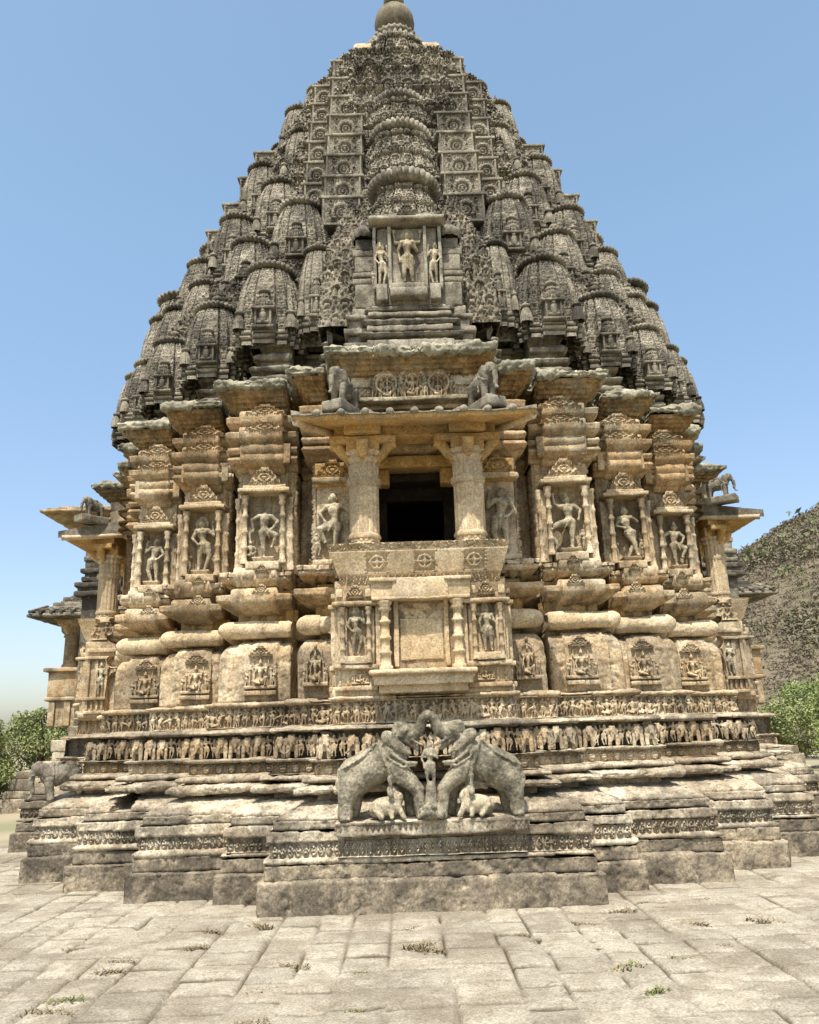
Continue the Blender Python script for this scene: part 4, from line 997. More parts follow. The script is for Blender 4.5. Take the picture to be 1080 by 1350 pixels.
    mb.grid(np.array(rows)[::-1]); build(mb, 'eave_soffit', M_OCHRE, B, rough=.8)
    mb = MB(); rows = []
    m = 26; T = np.linspace(0, 1, m)
    n = 260; U = np.linspace(-1, 1, n)
    for t in T:
        ww = hw+.02-(hw-.85)*t*1.0; yy = y_t-.02+(1.0)*t; zz_ = 4.955+.30*t
        rib_ = np.where(np.abs(((U*hw/.27+.5) % 1)-.5) < .13, .05, 0)*np.sqrt(np.clip(1-(np.abs(((U*hw/.27+.5) % 1)-.5)/.13)**2, 0, 1))
        rows.append(np.stack([U*ww, np.full(n, yy)-.0*rib_, zz_+rib_], -1))
    G = np.array(rows); mb.grid(G); e0 = G[0].copy(); e0[:, 2] = 4.94; mb.grid(np.stack([e0, G[0]], 0))
    for sx, a in ((-1, 0), (1, -1)):
        e0 = G[:, a].copy(); e0[:, 2] -= .12+.12*T; mb.grid(np.stack([G[:, a], e0], 0) if sx < 0 else np.stack([e0, G[:, a]], 0))
    for k in range(-4, 5): mb.ell((k*.27, y_t-.02, 4.965), (.045, .03, .04))
    build(mb, 'eave_roof', M_DTOWER, B, rough=1.6)
    # diagonal ribs under the soffit corners
    for sx in (-1, 1):
        mb = MB(); mb.tube([(sx*1.31, .28, 4.885), (sx*1.10, .70, 4.94), (sx*.86, 1.15, 5.02)], .045, 8); build(mb, 'soffit_rib', M_CREAM, B)
    # relief panel above the eave
    mb = MB(); mb.box((0, 1.0, 5.45), (1.46, .3, .42), .01, .06)
    build(mb, 'relief_wall', M_WALL, B)
    mb = MB(); n, m = 130, 54; X, Z = np.meshgrid(np.linspace(-.46, .46, n), np.linspace(0, .40, m), indexing='xy')
    env = .40*np.minimum(1, .62+.42*np.sqrt(np.clip(1-(X/.17)**2, 0, 1))+.30*np.sqrt(np.clip(1-((np.abs(X)-.31)/.15)**2, 0, 1)))
    hh = p_figs(.09, .40)(X, Z, .30, 1)+.02*lace_h(((X/.12+.5) % 1)-.5, (Z/.12) % 1); r = np.hypot(X, (Z-.25)); hh = np.where(np.abs(r-.14) < .02, .05+.01*np.sin(np.arctan2(Z-.25, X)*20), hh); r2 = np.hypot(np.abs(X)-.31, Z-.2); hh = np.where(np.abs(r2-.12) < .015, .05, hh)
    mb.grid(np.stack([X, .82-hh*.9, 5.34+np.minimum(Z, env)], -1)); build(mb, 'relief_panel', M_WALL, B, rough=.4)
    for x_, k_, sc_ in ((0, 'seated', .42), (-.30, 'seated', .30), (.30, 'seated', .30), (-.46, 'sway', .26), (.46, 'dance', .26), (-.155, 'stand', .24), (.155, 'stand', .24)):
        s = put('relief_figure', ST[k_], M_STAT, B, (x_, .80, 5.36), smooth=True); s.scale = (sc_*(.62 if k_ == 'seated' else 1), .35, sc_)
    mb = MB(); mb.box((0, .80, 5.31), (1.3, .22, .05), .01, .05)
    for sx in (-1, 1):
        flat_panel(mb, (sx*.60, .835, 5.36), .26, .16, p_lattice(.03, .08)); mb.box((sx*.60, .84, 5.35), (.30, .06, .03), .005, .05); mb.box((sx*.60, .84, 5.53), (.30, .06, .03), .005, .05)
    build(mb, 'panel_base', M_STAT, B, rough=1.2)
    return B
BAL = make_balcony()
for sx in (-1, 1):
    b = copy_tree(BAL); b.location = (sx*6.2, 0, 0); b.rotation_euler = (0, 0, sx*math.pi/2)

# niche tower over the balcony, front and sides
def tower_niche():
    N = empty('tower_niche', TEMPLE, (0, -5.25, 0))
    mb = MB()
    steps = [(.92, .55, 6.10, 6.22, M_LICHEN), (.95, .62, 6.22, 6.30, None)]
    for hw, dp, a, b in [(.98, .55, 6.06, 6.20), (.93, .45, 6.20, 6.34), (.98, .50, 6.34, 6.42), (.90, .42, 6.42, 6.56), (.95, .47, 6.56, 6.62), (.86, .38, 6.62, 6.76)]:
        mb.box((0, .30-dp/2+.1, (a+b)/2), (2*hw, dp+.2, b-a), .02, .06)
        mb.box((0, .24-dp/2+.1, (a+b)/2), (hw*1.3, dp+.2, b-a), .02, .06)
    build(mb, 'niche_base', M_TOWER, N, rough=2.0)
    mb = MB(); mb.box((0, .3, 7.35), (1.5, .5, 1.25), .02, .08)
    for sx in (-1, 1):
        for a, b, hw in [(6.76, 7.10, .17), (7.10, 7.18, .20), (7.20, 7.27, .20), (7.27, 7.50, .17), (7.50, 7.60, .20), (7.60, 7.75, .15)]:
            mb.box((sx*.64, .06, (a+b)/2), (2*hw, .3, b-a), .02, .05)
        mb.lathe([(.17, 7.75), (.20, 7.80), (.17, 7.87), (.12, 7.93), (.05, 7.97), (.04, 8.03), (.01, 8.1)], (sx*.66, .0, 0), 24, ribs=12, rib=.1)
    build(mb, 'niche_pier', M_DTOWER, N, rough=1.6)
    mb = MB(); mb.box((0, -.05, 7.30), (.92, .20, 1.1), .01, .06)
    mb.box((0, -.17, 6.86), (.56, .26, .12), .02, .05); mb.box((0, -.16, 6.96), (.50, .22, .08), .01, .05)
    for sx in (-1, 1):
        mb.box((sx*.27, -.18, 7.38), (.05, .12, .90), .01, .05); mb.box((sx*.40, -.16, 6.88), (.16, .20, .22), .01, .05); mb.box((sx*.50, -.16, 7.4), (.05, .10, .9), .01, .05)
    build(mb, 'niche_frame', M_TOWER, N, rough=1.2)
    mb = MB(); mb.box((0, -.12, 7.91), (1.16, .42, .06), .02, .05); mb.box((0, -.10, 7.97), (.9, .34, .06), .02, .05); pediment(mb, (0, -.28, 7.95), .3, .16, .04); build(mb, 'niche_roof', M_TOWER, N, rough=1.6)
    s = put('statue', ST['stand'], M_STAT, N, (0, -.20, 7.0), smooth=True); s.scale = (.80, .8, .78)
    for sx, k in ((-1, 'sway'), (1, 'torso')):
        s = put('statue', ST[k], M_STAT, N, (sx*.40, -.20, 6.99), smooth=True); s.scale = (.5, .5, .62)
    return N
TN = tower_niche(); TN.scale = (.84, 1, 1)
for sx in (-1, 1):
    b = copy_tree(TN); b.location = (sx*4.9, 0, 0); b.rotation_euler = (0, 0, sx*math.pi/2)

# ------------------------------------------------------------------ rear hall with open side porches
def rear_hall():
    H_ = empty('rear_hall', TEMPLE, (0, 8.0, 0))
    def wing(o_, sx):
        mb = MB()
        for s_, z0, z1 in [(0, -.1, .28), (.06, .28, .45), (.1, .45, .72), (.15, .72, .9), (.35, .9, 1.1), (.5, 1.1, 1.32), (.48, 1.32, 1.6), (.65, 1.6, 1.93)]:
            mb.box((sx*(8.0-s_)/1, 0, (z0+z1)/2), (2*(2.0-s_), 2*(2.3-s_), z1-z0), .03, .12)
        build(mb, 'porch_plinth', M_PLINTH, o_, rough=2.5)
        mb = MB(); mb.box((sx*8.4, 0, 2.25), (2.0, 2.6, .66), .02, .1); mb.box((sx*8.4, 0, 2.62), (2.2, 2.8, .10), .03, .1)
        for k in range(5): mb.box((sx*(7.7+k*.4), -1.32, 2.25), (.16, .10, .60), .01, .06)
        build(mb, 'porch_wall', M_WALL, o_, rough=1.6)
        mb = MB(); mb.box((sx*8.4, 0, 3.0), (2.1, 2.7, .66), .02, .08, taper=-.0); mb.box((sx*8.4, 0, 3.36), (2.3, 2.9, .10), .02, .1); build(mb, 'parapet', M_DARKO, o_, rough=1.5)
        for yy in (-1.1, 1.1):
            for xx in (9.0, 7.7):
                mb = MB(); mb.lathe([(.22, 3.35), (.22, 3.5), (.19, 3.52), (.18, 4.2), (.22, 4.22), (.2, 4.28), (.28, 4.36), (.3, 4.5), (.4, 4.56), (.4, 4.64)], (sx*xx, yy, 0), 16); build(mb, 'pillar', M_DARKO, o_)
        mb = MB(); mb.box((sx*8.3, 0, 4.74), (2.2, 2.9, .2), .02, .1); build(mb, 'beam', M_OCHRE, o_)
        mb = MB()
        for k, (e, z) in enumerate([(.35, 4.72), (.25, 4.80), (.1, 4.88), (-.1, 4.96)]): mb.box((sx*8.3, 0, z), (2.5+2*e, 3.2+2*e, .09), .03, .12)
        for k in range(12): mb.tube([(sx*8.3-1.5+k*.27, -1.98, 4.80), (sx*8.3-1.35+k*.245, -1.3, 5.02)], .05, 6)
        build(mb, 'eave', M_DTOWER, o_, rough=2.5)
        mb = MB()
        for k in range(7): mb.box((sx*8.0, 0, 5.05+k*.17), (2.9-k*.36, 2.9-k*.36, .12), .03, .1); mb.box((sx*8.0, 0, 5.13+k*.17), (2.6-k*.36, 2.6-k*.36, .08), .02, .1)
        build(mb, 'porch_roof', M_DTOWER, o_, rough=3)
    for sx in (-1, 1):
        e = empty('side_porch', TEMPLE, (-.35 if sx > 0 else 0.0, 8.0, 0)); wing(e, sx)
    mb = MB(); mb.box((0, 0, 1.0), (13.0, 8, 2.1), .05, .5); mb.box((0, 0, 3.6), (11.5, 7, 3.6), .05, .5)
    for k in range(8): mb.box((0, 0, 5.5+k*.35), (12-k*1.3, 7.4-k*.8, .3), .05, .4)
    build(mb, 'hall_body', M_DTOWER, H_, rough=3)
    # carved corner turret seen between the two side porches
    for sx in (-1, 1):
        mb = MB()
        for k, (w_, z) in enumerate([(1.0, 4.9), (.9, 5.0), (1.0, 5.1), (.8, 5.25), (.85, 5.45), (.7, 5.6), (.75, 5.75), (.5, 5.9)]): mb.box((sx*7.4, -3.4, z), (w_, w_, .12), .03, .06)
        mb.box((sx*7.3, -3.3, 4.0), (.9, .9, 4.2), .03, .1); build(mb, 'hall_turret', M_DTOWER, H_, rough=3)
    # upper eave on the left only
    mb = MB(); 
    for e, z in [(.25, 7.62), (.1, 7.70), (-.1, 7.78)]: mb.box((-7.95, 0, z), (3.6+2*e, 2.6+2*e, .07), .02, .12)
    mb.box((-7.4, 0, 6.6), (2.6, 2.0, 2.1), .03, .2)
    build(mb, 'upper_eave', M_DARKO, H_, rough=2)
rear_hall()

# ------------------------------------------------------------------ elephants
def elephant_mesh(name='elephant', trunk='up', voxel=.014, rough=.006, strap=True, stance='push'):
    """profile elephant, length ~1 along +x (head at +x), feet at z=0, height ~.85"""
    mb = MB()
    mb.ell((-.02, 0, .50), (.34, .20, .235), (0, -.12, 0)); mb.ell((-.22, 0, .49), (.20, .19, .24)); mb.ell((.18, 0, .55), (.20, .18, .22))
    for sy in (-1, 1):
        mb.capsule((-.30, sy*.10, .45), (-.34, sy*.11, .22), .125, .085); mb.capsule((-.34, sy*.11, .22), (-.36, sy*.11, .045), .085, .078)
        for q in (-.03, .03, 0): mb.ell((-.36+.05, sy*.11+q, .03), (.03, .02, .03))
        if stance == 'push':
            mb.capsule((.22, sy*.10, .45), (.36, sy*.09, .24), .115, .078); mb.capsule((.36, sy*.09, .24), (.45, sy*.09, .05), .075, .07)
        else:
            mb.capsule((.20, sy*.10, .45), (.22, sy*.10, .24), .105, .078); mb.capsule((.22, sy*.10, .24), (.22, sy*.10, .045), .078, .075)
    hz = .80 if trunk == 'up' else .70
    mb.capsule((.22, 0, .62), (.36, 0, hz-.02), .17, .13)
    mb.ell((.38, 0, hz+.02), (.14, .13, .14)); mb.ell((.36, .05, hz+.10), (.08, .07, .07)); mb.ell((.36, -.05, hz+.10), (.08, .07, .07))
    for sy in (-1, 1):
        mb.ell((.25, sy*.155, hz-.04), (.12, .03, .16), (0, .35, sy*-.35)); mb.ell((.20, sy*.165, hz-.12), (.06, .025, .10), (0, .5, sy*-.35))
        mb.capsule((.44, sy*.06, hz-.10), (.56, sy*.085, hz-.10), .022, .012); mb.ell((.46, sy*.105, hz+.03), (.02, .012, .014))
    if trunk == 'up':
        mb.tube([(.46, 0, hz-.02), (.50, 0, hz+.06), (.50, 0, hz+.15), (.46, -.02, hz+.22), (.39, -.03, hz+.24)], [.085, .07, .058, .048, .036], 12)
        mb.ell((.39, -.03, hz+.24), (.036,)*3); mb.ell((.46, 0, hz-.02), (.085,)*3)
        mb.capsule((.42, 0, hz-.1), (.50, -.02, hz-.24), .07, .03)
    else:
        mb.tube([(.46, 0, hz-.04), (.53, 0, hz-.16), (.55, 0, hz-.30), (.54, 0, hz-.44), (.58, 0, hz-.53), (.63, 0, hz-.54)], [.085, .07, .058, .048, .04, .03], 12)
        mb.ell((.46, 0, hz-.04), (.085,)*3); mb.ell((.63, 0, hz-.54), (.03,)*3)
    mb.tube([(-.42, 0, .62), (-.46, -.04, .52), (-.45, -.06, .36), (-.42, -.08, .26)], [.024, .02, .015, .02], 8)
    if strap:
        for x, ln in ((.12, 1.0),):
            t = np.linspace(0, 2*math.pi, 26); mb.tube([(x-.04*math.cos(a), .197*math.sin(a), .53+.245*math.cos(a)) for a in t], .018, 6)
            mb.tube([(x-.07-.04*math.cos(a), .197*math.sin(a), .52+.248*math.cos(a)) for a in t], .014, 6)
        mb.tube([(.05, -.15, .70), (.16, -.205, .55), (.30, -.17, .44), (.40, -.10, .42)], .02, 6)
        mb.tube([(.02, -.12, .73), (-.15, -.17, .66), (-.34, -.15, .60), (-.41, -.02, .56)], .016, 6)
        mb.capsule((.12, -.2, .40), (.13, -.21, .22), .018, .014); mb.ell((.13, -.21, .20), (.03, .03, .045))
        mb.box((-.04, 0, .735), (.22, .22, .05), .02, .05)
    return fuse(mb, name, voxel, 3, .5, rough)
def wrestler_mesh():
    mb = MB()
    mb.ell((-.75, 0, .44), (.19, .17, .21)); mb.ell((-.60, 0, .52), (.26, .18, .205), (0, -.45, 0)); mb.ell((-.42, 0, .62), (.20, .17, .20)); mb.capsule((-.42, 0, .66), (-.30, 0, .84), .15, .10)
    mb.capsule((-.80, -.08, .36), (-.85, -.09, .20), .12, .085); mb.capsule((-.85, -.09, .20), (-.86, -.09, .045), .082, .075); mb.capsule((-.76, .08, .36), (-.80, .09, .05), .11, .07)
    mb.capsule((-.36, -.08, .52), (-.13, -.10, .29), .115, .07); mb.capsule((-.13, -.10, .29), (-.10, -.10, .05), .066, .062); mb.capsule((-.38, .08, .52), (-.22, .09, .28), .10, .07); mb.capsule((-.22, .09, .28), (-.20, .09, .05), .066, .06)
    for q in (-.04, 0, .04): mb.ell((-.86+q, -.16, .025), (.02, .02, .025)); mb.ell((-.10+q*.8, -.16, .025), (.018, .02, .025))
    mb.ell((-.27, -.01, .88), (.115, .12, .105)); mb.ell((-.30, -.06, .95), (.06, .055, .045)); mb.ell((-.20, -.03, .84), (.08, .09, .075))
    mb.tube([(-.18, -.03, .84), (-.12, -.04, .88), (-.075, -.05, .95), (-.05, -.06, 1.02), (.0, -.07, 1.06), (.05, -.05, 1.04)], [.075, .068, .06, .055, .05, .04], 12)
    mb.capsule((-.22, -.06, .78), (-.12, -.08, .70), .045, .02); mb.capsule((-.17, -.11, .79), (-.06, -.12, .74), .02, .012)
    mb.ell((-.40, -.15, .82), (.10, .025, .075), (0, .6, .25)); mb.ell((-.31, -.15, .74), (.10, .022, .05), (0, .75, .2)); mb.ell((-.22, -.14, .68), (.05, .02, .03), (0, .8, .1))
    mb.ell((-.235, -.115, .895), (.02, .015, .014))
    mb.tube([(-.47, -.12, .78), (-.36, -.19, .64), (-.24, -.17, .57), (-.12, -.12, .56)], .019, 6); mb.tube([(-.49, -.10, .77), (-.40, -.20, .60), (-.27, -.18, .53), (-.14, -.12, .53)], .013, 6)
    for dx in (0, .05): mb.tube([(-.52+dx, -.02, .82), (-.50+dx, -.14, .72), (-.44+dx, -.195, .55), (-.40+dx, -.18, .42), (-.38+dx, -.13, .36)], .016, 6)
    mb.capsule((-.41, -.2, .42), (-.40, -.2, .28), .022, .016); mb.ell((-.40, -.2, .26), (.035, .03, .045))
    mb.tube([(-.54, -.08, .78), (-.68, -.16, .64), (-.84, -.15, .54), (-.93, -.04, .50)], .014, 6); mb.tube([(-.93, .0, .52), (-.95, -.06, .40), (-.92, -.10, .28)], [.022, .017, .02], 6)
    return fuse(mb, 'elephant', .0115, 2, .5, .006)
EM = wrestler_mesh(); EM.materials.append(M_ELE)
ES = elephant_mesh('elephant', 'down', strap=True, stance='stand'); ES.materials.append(M_DTOWER)
FD0 = 7.93
# ledge carrying the pair is part of the temple
mb = MB(); mb.box((0, 0, 0), (1.82, .62, .13), .02, .04, taper=.03)
led = build(mb, 'statue_ledge', M_PLINTH, TEMPLE, (0.02, FD0-D+.23, .72), rough=2.2)
mb = MB(); flat_panel(mb, (0, 0, 0), 1.80, .07, p_leaf(.03, .05), du=.008); build(mb, 'ledge_leaf_band', M_BASE, TEMPLE, (.02, FD0-D-.085, .70), rough=.5)
mb = MB(); flat_panel(mb, (0, -.005, 0), 1.76, .145, p_diam(.05, .50), du=.009); build(mb, 'ledge_frieze', M_PLINTH, TEMPLE, (.02, -6.5+.05, .47), rough=.6)
for sx in (-1, 1):
    e = thing('elephant_statue', 'large stone elephant wrestling on the front ledge, %s one of the pair' % ('left' if sx < 0 else 'right'), 'elephant statue',
              (.02, FD0+.08, .785), 0, 'wrestling elephants on the front ledge')
    o = put('carved_body', EM, M_ELE, e, smooth=True); o.scale = (-sx*.94, .95, .89)
    # crouching beast beneath the belly
    mb = MB(); mb.ell((0, -.04, .14), (.17, .09, .10), (0, -.1*sx, 0)); mb.ell((-sx*.10, -.02, .21), (.09, .08, .10)); mb.ell((-sx*.06, -.03, .30), (.055, .055, .06)); mb.ell((sx*.10, 0, .11), (.10, .09, .09))
    mb.capsule((-sx*.12, -.07, .16), (-sx*.19, -.09, .03), .035, .03); mb.capsule((sx*.12, -.08, .12), (sx*.05, -.10, .03), .04, .03); mb.capsule((-sx*.03, -.08, .16), (-sx*.06, -.12, .03), .032, .026)
    m_ = fuse(mb, 'crouching_beast', .012, 3, .5, .005)
    o = put('crouching_beast', m_, M_STAT, None, (.02+sx*.42, FD0+.0,   .785), smooth=True); o.scale = (.85, .85, .85)
    tag(o, 'small pale crouching carved beast under the belly of the %s elephant' % ('left' if sx < 0 else 'right'), 'beast statue', 'crouching beasts under the elephants')
mb = MB(); human(mb, POSE['stand'], .42, (0, 0, .28)); mb.capsule((0, 0, .28), (0, 0, .12), .05, .06); mb.ell((0, -.02, .05), (.11, .08, .055))
for a in range(9): mb.ell((.10*math.cos(a*.7), -.05+.03*math.sin(a*2.1), .06+.05*math.sin(a*.7)), (.03, .03, .03))
m_ = fuse(mb, 'figure_statue', .011, 2, .5, .005)
o = put('figure_statue', m_, M_ELE, None, (.02, FD0-.06, .785), smooth=True); tag(o, 'small worn standing figure squeezed between the feet of the wrestling elephants', 'figure statue')
# roof elephants
def roof_elephant(x, fd, z, rot, label, s=.50):
    e = thing('elephant_statue', label, 'elephant statue', (x, fd, z), rot, 'small elephants on the balcony roofs')
    mb = MB(); mb.box((0.02, 0, .06), (.52, .26, .13), .02, .05); build(mb, 'pedestal', M_DTOWER, e, rough=1.5)
    o = put('carved_body', ES, M_DTOWER, e, (0, 0, .12), smooth=True); o.scale = (s,)*3
roof_elephant(-.80, 8.45, 5.03, math.pi*1.5-.45, 'small dark elephant at the left end of the front balcony roof')
roof_elephant(.80, 8.45, 5.03, math.pi*1.5+.45, 'small dark elephant at the right end of the front balcony roof')
roof_elephant(-5.50, 13.3, 5.17, math.pi+.9, 'small elephant on the balcony roof at the left flank of the temple', .40)
roof_elephant(5.38, 13.3, 5.19, -.6, 'small dark elephant against the sky on the right flank balcony roof', .46)
o = put('elephant_bust', ES, M_ELE, TEMPLE, (-4.75, -3.3, .86), smooth=True); o.scale = (.62, .62, .62); o.rotation_euler = (0, .2, math.pi+.5)

# ------------------------------------------------------------------ ground
def paving():
    xs = np.arange(-9.5, 9.5, .022); ys = np.concatenate([np.arange(3.2, 9.5, .022), np.arange(9.5, 14, .05)])
    X, Y = np.meshgrid(xs, ys, indexing='xy'); P = np.stack([X, Y, 0*X], -1)
    jr = np.random.RandomState(5)
    # slab columns run towards the temple, slab rows are staggered
    wob = .03*vnoise(P, .9, 71)
    cols = np.cumsum(jr.uniform(.30, .46, 64)); cols = cols-cols[32]+.05
    ci = np.searchsorted(cols, X+wob); dcol = np.minimum(np.abs(X+wob-cols[np.clip(ci, 0, 63)]), np.abs(X+wob-cols[np.clip(ci-1, 0, 63)]))
    off = jr.uniform(0, .6, 80)[ci % 80]; L = jr.uniform(.30, .54, 80)[ci % 80]
    yy = Y+off+.03*vnoise(P, .7, 72); ri = np.floor(yy/L).astype(int); fy = (yy-ri*L); drow = np.minimum(fy, L-fy)
    h = .012*(_h(ci, ri, ri*0, 3)-.5)+.010*(_h(ci, ri, ri*0, 4)-.5)*(fy/L-.5)*2
    d = np.minimum(dcol, drow*.5)
    gapw = .006+.013*np.clip(vnoise(P, .5, 73)+.1, 0, 1)
    groove = np.clip(1.4*(1-d/gapw), 0, 1); edge = np.clip(1-d/.06, 0, 1)
    filled = np.clip(vnoise(P, .8, 74)*1.6+.35, 0, 1)
    h = h-.022*groove*(1-.7*filled*(drow < dcol))-.007*edge**2+.005*vnoise(P, .25, 75)+.003*vnoise(P, .08, 76)+.0018*vnoise(P, .035, 77)
    # chipped slabs
    crack = np.clip(1-np.abs(vnoise(P, .55, 88)+.25*vnoise(P, .12, 89))/.012, 0, 1)*(_h(ci, ri, ri*0, 12) > .72)
    groove = np.maximum(groove, .55*crack); h = h-.006*crack
    h = h-.020*np.clip(vnoise(P, .16, 78)-.35, 0, 1)*2*edge
    mb = MB(); mb.grid(np.stack([X, Y, h], -1)); V, F = mb.data(); me = raw_mesh('paving', V, F)
    tone = (_h(ci, ri, ri*0, 5)).astype(np.float32).reshape(-1)
    at = me.attributes.new('slab', 'FLOAT', 'POINT'); at.data.foreach_set('value', tone)
    at = me.attributes.new('joint', 'FLOAT', 'POINT'); at.data.foreach_set('value', np.clip(groove*(1.25-.75*filled)+.35*np.clip(vnoise(P, .3, 93)-.35, 0, 1)*edge, 0, 1).astype(np.float32).reshape(-1))
    m = stone('paving_stone', [(0.265, 0.228, 0.17), (0.315, 0.278, 0.212), (0.36, 0.322, 0.25)], (0.18, 0.148, 0.105), .6, .8, 1.2, .0, bump=.25, fine=60)
    nt = m.node_tree; b = nt.nodes['Principled BSDF']; src = b.inputs[0].links[0].from_socket
    a = nt.nodes.new('ShaderNodeAttribute'); a.attribute_name = 'slab'
    mr = nt.nodes.new('ShaderNodeMapRange'); mr.inputs[3].default_value = .88; mr.inputs[4].default_value = 1.10; lk(nt, a.outputs['Fac'], mr.inputs[0])
    hs = nt.nodes.new('ShaderNodeHueSaturation'); lk(nt, src, hs.inputs['Color']); lk(nt, mr.outputs[0], hs.inputs['Value'])
    j = nt.nodes.new('ShaderNodeAttribute'); j.attribute_name = 'joint'
    mx = nt.nodes.new('ShaderNodeMix'); mx.data_type = 'RGBA'; lk(nt, j.outputs['Fac'], mx.inputs[0]); lk(nt, hs.outputs[0], mx.inputs[6]); mx.inputs[7].default_value = (.06, .045, .027, 1)
    lk(nt, mx.outputs[2], b.inputs[0])
    tag(put('paving', me, m), kind='structure')
    return cols
COLS = paving()
mb = MB(); n = 80; xs = np.linspace(-1, 1, n)**3*1200; X, Y = np.meshgrid(xs, xs+400, indexing='xy'); mb.grid(np.stack([X, Y, 0*X-.04], -1)); V, F = mb.data()
tag(put('ground', raw_mesh('ground', V, F), plain('dry_earth', (.30, .25, .17), .95, (.20, .19, .11), .5)), kind='structure')

# weeds growing in the joints
M_WEED = plain('weed_green', (.10, .13, .035), .8, (.20, .17, .07), 9)
M_DRY = plain('weed_dry', (.12, .09, .05), .9, (.22, .17, .09), 9)
def weed_mesh(seed, n=46, r=.07, h=.05):
    q = np.random.RandomState(seed); V = []; F = []
    for k in range(n):
        a = q.rand()*6.28; rr = r*q.rand()**.7; bx, by = rr*math.cos(a)*1.4, rr*math.sin(a)*.6; b = q.rand()*6.28; L = h*(.3+.7*q.rand()); w_ = .004
        dx, dy = math.cos(b), math.sin(b); tx, ty = bx+dx*L*.6, by+dy*L*.6
        i = len(V); V += [(bx-dy*w_, by+dx*w_, 0), (bx+dy*w_, by-dx*w_, 0), (tx+dy*w_*.8, ty-dx*w_*.8, L*.8), (tx-dy*w_*.3+dx*.012, ty+dx*w_*.3+dy*.012, L)]
        F.append([i, i+1, i+2, i+3])
    return raw_mesh('leaves', np.array(V), np.array(F))
WM = [weed_mesh(s, 50+10*s, .055+.012*s, .035+.008*s) for s in range(5)]
WD = [m_.copy() for m_ in WM]
for m_ in WM: m_.materials.append(M_WEED)
for m_ in WD: m_.materials.append(M_DRY)
def gpt(px, py):
    x = (px-540)/1050; y = (675-py)/1050
    d = cam.matrix_world.to_3x3()@Vector((x, y, -1)); o = cam.matrix_world.translation; t = -o.z/d.z; return o+d*t
spots = [(545, 1222, 1), (275, 1228, 1), (348, 1222, 1), (258, 1250, 1), (162, 1268, 1), (122, 1236, 0), (142, 1281, 1), (390, 1275, 1), (85, 1320, 0), (65, 1336, 1), (345, 1307, 1), (95, 1252, 1), (468, 1332, 0), (555, 1247, 1), (560, 1252, 1),
         (470, 1282, 0), (628, 1265, 1), (690, 1233, 1), (705, 1240, 1), (770, 1218, 1), (845, 1190, 0), (870, 1196, 0), (865, 1306, 0), (828, 1276, 0), (908, 1264, 0), (890, 1268, 1), (915, 1218, 1), (952, 1246, 1), (925, 1186, 1), (1010, 1215, 1), (790, 1250, 1), (640, 1300, 1), (820, 1202, 1), (330, 1350, 1)]
where = ['in a joint of the paving before the steps']
for i, (px, py, dry) in enumerate(spots):
    p = gpt(px, py); me = (WD if dry else WM)[i % 5]
    o = put('weed_tuft', me, None, None, (p.x, p.y, -.012)); k = random.uniform(.6, 1.25); o.scale = (k*1.2, k, k*.7); o.rotation_euler = (0, 0, random.uniform(-.8, .8))
    tag(o, ('dry brown' if dry else 'low green')+' weed tuft growing in a joint of the paving', 'weed', 'dry weeds in the paving joints' if dry else 'green weeds in the paving joints')

# ------------------------------------------------------------------ hill, shrubs, trees
def hill():
    n = 220; xs = np.linspace(-20, 330, n); ys = np.linspace(45, 400, n); X, Y = np.meshgrid(xs, ys, indexing='xy'); P = np.stack([X, Y, 0*X], -1)
    r = np.clip((X-26-(Y-60)*.10)/120, 0, 1.4); q = np.clip((Y-55)/60, 0, 1); q = q*q*(3-2*q)
    Z = 63*(r**.5)*q*np.clip(1.15-.0012*Y, .3, 1)+q*(5*vnoise(P, 45, 81)+2.0*vnoise(P, 15, 82)+.8*vnoise(P, 5, 83))*np.clip(r*4, 0, 1)-.5
    mb = MB(); mb.grid(np.stack([X, Y, Z], -1)); V, F = mb.data()
    m = plain('dry_hillside', (.145, .118, .078), .95, (.115, .10, .06), .15)
    o = put('hill', raw_mesh('hill', V, F), m, smooth=True); tag(o, kind='structure')
    return xs, ys, Z
HX, HY, HZ = hill()
def hz_at(x, y):
    i = np.clip(np.searchsorted(HX, x), 1, len(HX)-1); j = np.clip(np.searchsorted(HY, y), 1, len(HY)-1); return HZ[j, i]
def leafmat(name, a, b, sc=3):
    m = plain(name, a, .7, b, sc); bs = m.node_tree.nodes['Principled BSDF']
    return m
def leaf_cloud(q, centers, radii, n, size, flat=.8):
    """n small leaf quads spread through overlapping clumps"""
    k = q.randint(0, len(centers), n); c = np.array(centers)[k]; r = np.array(radii)[k][:, None]
    d = q.normal(size=(n, 3)); d /= np.linalg.norm(d, axis=1, keepdims=True); rad = q.rand(n, 1)**.45
    P = c+d*r*rad*np.array([1, 1, flat])
    a = q.normal(size=(n, 3)); a /= np.linalg.norm(a, axis=1, keepdims=True); b = np.cross(a, q.normal(size=(n, 3))); b /= np.linalg.norm(b, axis=1, keepdims=True)
    s = size*(.6+.8*q.rand(n, 1))
    V = np.stack([P-a*s, P-b*s*.35, P+a*s, P+b*s*.35], 1).reshape(-1, 3); F = np.arange(4*n).reshape(n, 4)
    return V, F
q = np.random.RandomState(11)
N = 26000
px = q.uniform(10, 200, N*4); py = q.uniform(56, 230, N*4); ok = (px/py > .38) & (px/py < .85); px = px[ok][:N]; py = py[ok][:N]
mbs = [MB(), MB(), MB()]
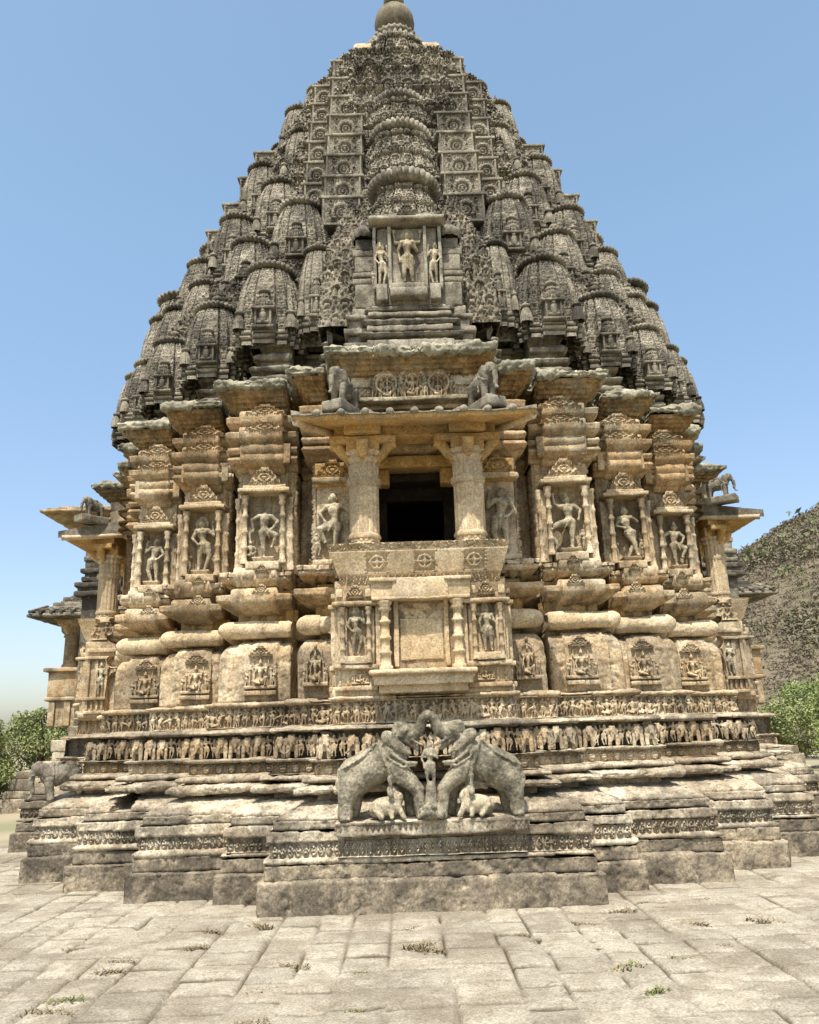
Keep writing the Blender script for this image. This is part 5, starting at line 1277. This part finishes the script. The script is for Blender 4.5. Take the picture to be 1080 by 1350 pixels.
for i, (x, y) in enumerate(zip(px, py)):
    z = hz_at(x, y); s = q.uniform(.25, .75)*(1+.004*y); kind = 0 if q.rand() < .75 else 1
    d_ = vnoise(np.array([[x, y, 0.]]), 11, 95)[0]+.5*vnoise(np.array([[x, y, 0.]]), 3.5, 96)[0]
    if q.rand() > .88+.35*d_: continue
    if d_ > .35 and q.rand() < .5: kind = 1; s *= 1.5
    if q.rand() < .012: kind = 2; s *= 2.0
    V, F = leaf_cloud(q, [(x, y, z+s*.25), (x+s*.5, y, z+s*.15), (x-s*.4, y+s*.3, z+s*.2)], [s*.8, s*.7, s*.6], 16, s*.26, .55); mbs[kind].add(V, F)
for mb, m, nm in zip(mbs, (leafmat('dry_brush', (.19, .15, .108), (.16, .13, .088), .3), leafmat('olive_brush', (.13, .12, .07), (.16, .14, .085), .5), leafmat('green_brush', (.10, .125, .045), (.15, .16, .065), .5)), ('brown', 'olive', 'green')):
    V, F = mb.data(); o = put('hill_scrub', raw_mesh('hill_scrub', V, F), m); tag(o, '%s scrub covering the hillside' % nm, 'scrub', kind='stuff')
M_BARK = plain('bark', (.10, .075, .05), .9, (.16, .12, .08), 12)
def tree(x, y, h, r, label, seed, a, b, n=9000, size=.05, group='trees and shrubs behind the temple', zb=-.1, nm='bushy_tree'):
    q = np.random.RandomState(seed); t = thing(nm, label, 'tree' if nm != 'shrub' else 'shrub', (x, y, zb), 0, group)
    mb = MB(); cs = []; rs = []
    mb.tube([(0, 0, 0), (.04, 0, h*.25), (-.03, .03, h*.5)], [.05*h, .04*h, .025*h], 8)
    for k in range(26):
        an = q.rand()*6.28; rr = r*q.rand()**.6*.85; z = h*(.22+.66*q.rand()); 
        c = (rr*math.cos(an)*(1.15-.5*z/h), rr*math.sin(an)*(1.15-.5*z/h), z); cs.append(c); rs.append(r*q.uniform(.18, .36))
        mb.tube([(0, 0, h*.2), (c[0]*.5, c[1]*.5, z*.7), c], [.022*h, .014*h, .006*h], 6)
    build(mb, 'trunk', M_BARK, t)
    V, F = leaf_cloud(q, cs, rs, n, size); put('crown', raw_mesh('crown', V, F), leafmat('foliage', a, b, 2.5), t)
G1, G2 = (.17, .20, .07), (.28, .30, .13)
tree(-10.9, 20.2, 2.5, 1.3, 'feathery green tree nearest the left end of the temple', 1, G1, G2, 16000, .045)
tree(-12.6, 19.6, 2.7, 1.5, 'feathery green tree cut by the left edge of the photo', 2, G1, G2, 16000, .045)
tree(-13.6, 24.0, 3.0, 1.9, 'taller pale green tree behind the feathery trees at left', 3, G1, G2, 14000, .055)
tree(-11.9, 27.0, 2.9, 1.7, 'green tree farthest back at the left of the temple', 4, G1, G2, 14000, .055)
tree(10.9, 20.0, 1.8, 1.3, 'low bright green shrub beside the right foot of the temple', 5, (.16, .20, .06), (.22, .26, .09), 14000, .05, nm='shrub')
tree(12.6, 21.0, 2.4, 1.7, 'bright green shrub at the right edge of the photo', 6, (.16, .20, .06), (.23, .27, .09), 16000, .05, nm='shrub')
tree(14.0, 26.0, 3.1, 2.2, 'tall leafy shrub at the foot of the hill on the right', 7, (.15, .19, .06), (.25, .28, .10), 16000, .06, nm='shrub')
tree(11.6, 27.0, 2.2, 1.7, 'rounded green shrub between the temple and the hill', 8, G1, G2, 14000, .055, nm='shrub')
tree(16.5, 32.0, 3.4, 2.5, 'leafy shrub farthest right at the foot of the hill', 9, (.09, .14, .03), G2, 14000, .07, nm='shrub')
# red cloth at the left edge
mb = MB(); n = 24; U, W_ = np.meshgrid(np.linspace(0, 1, n), np.linspace(0, 1, n), indexing='xy')
G = np.stack([-.35+.7*U, .06*np.sin(U*19)+.05*np.sin(W_*7+U*5), .55*W_-.05*np.sin(U*3.1)], -1); mb.grid(G); G2_ = G+np.array([0, .012, 0]); mb.grid(G2_[:, ::-1]); mb.grid(np.stack([G[-1], G2_[-1]], 0))
o = build(mb, 'red_cloth', plain('red_cotton', (.42, .04, .015), .8, (.5, .09, .03), 12), None, (-9.75, 17.0, .12), smooth=True); tag(o, 'folded red cloth low at the left edge by the tree', 'cloth')
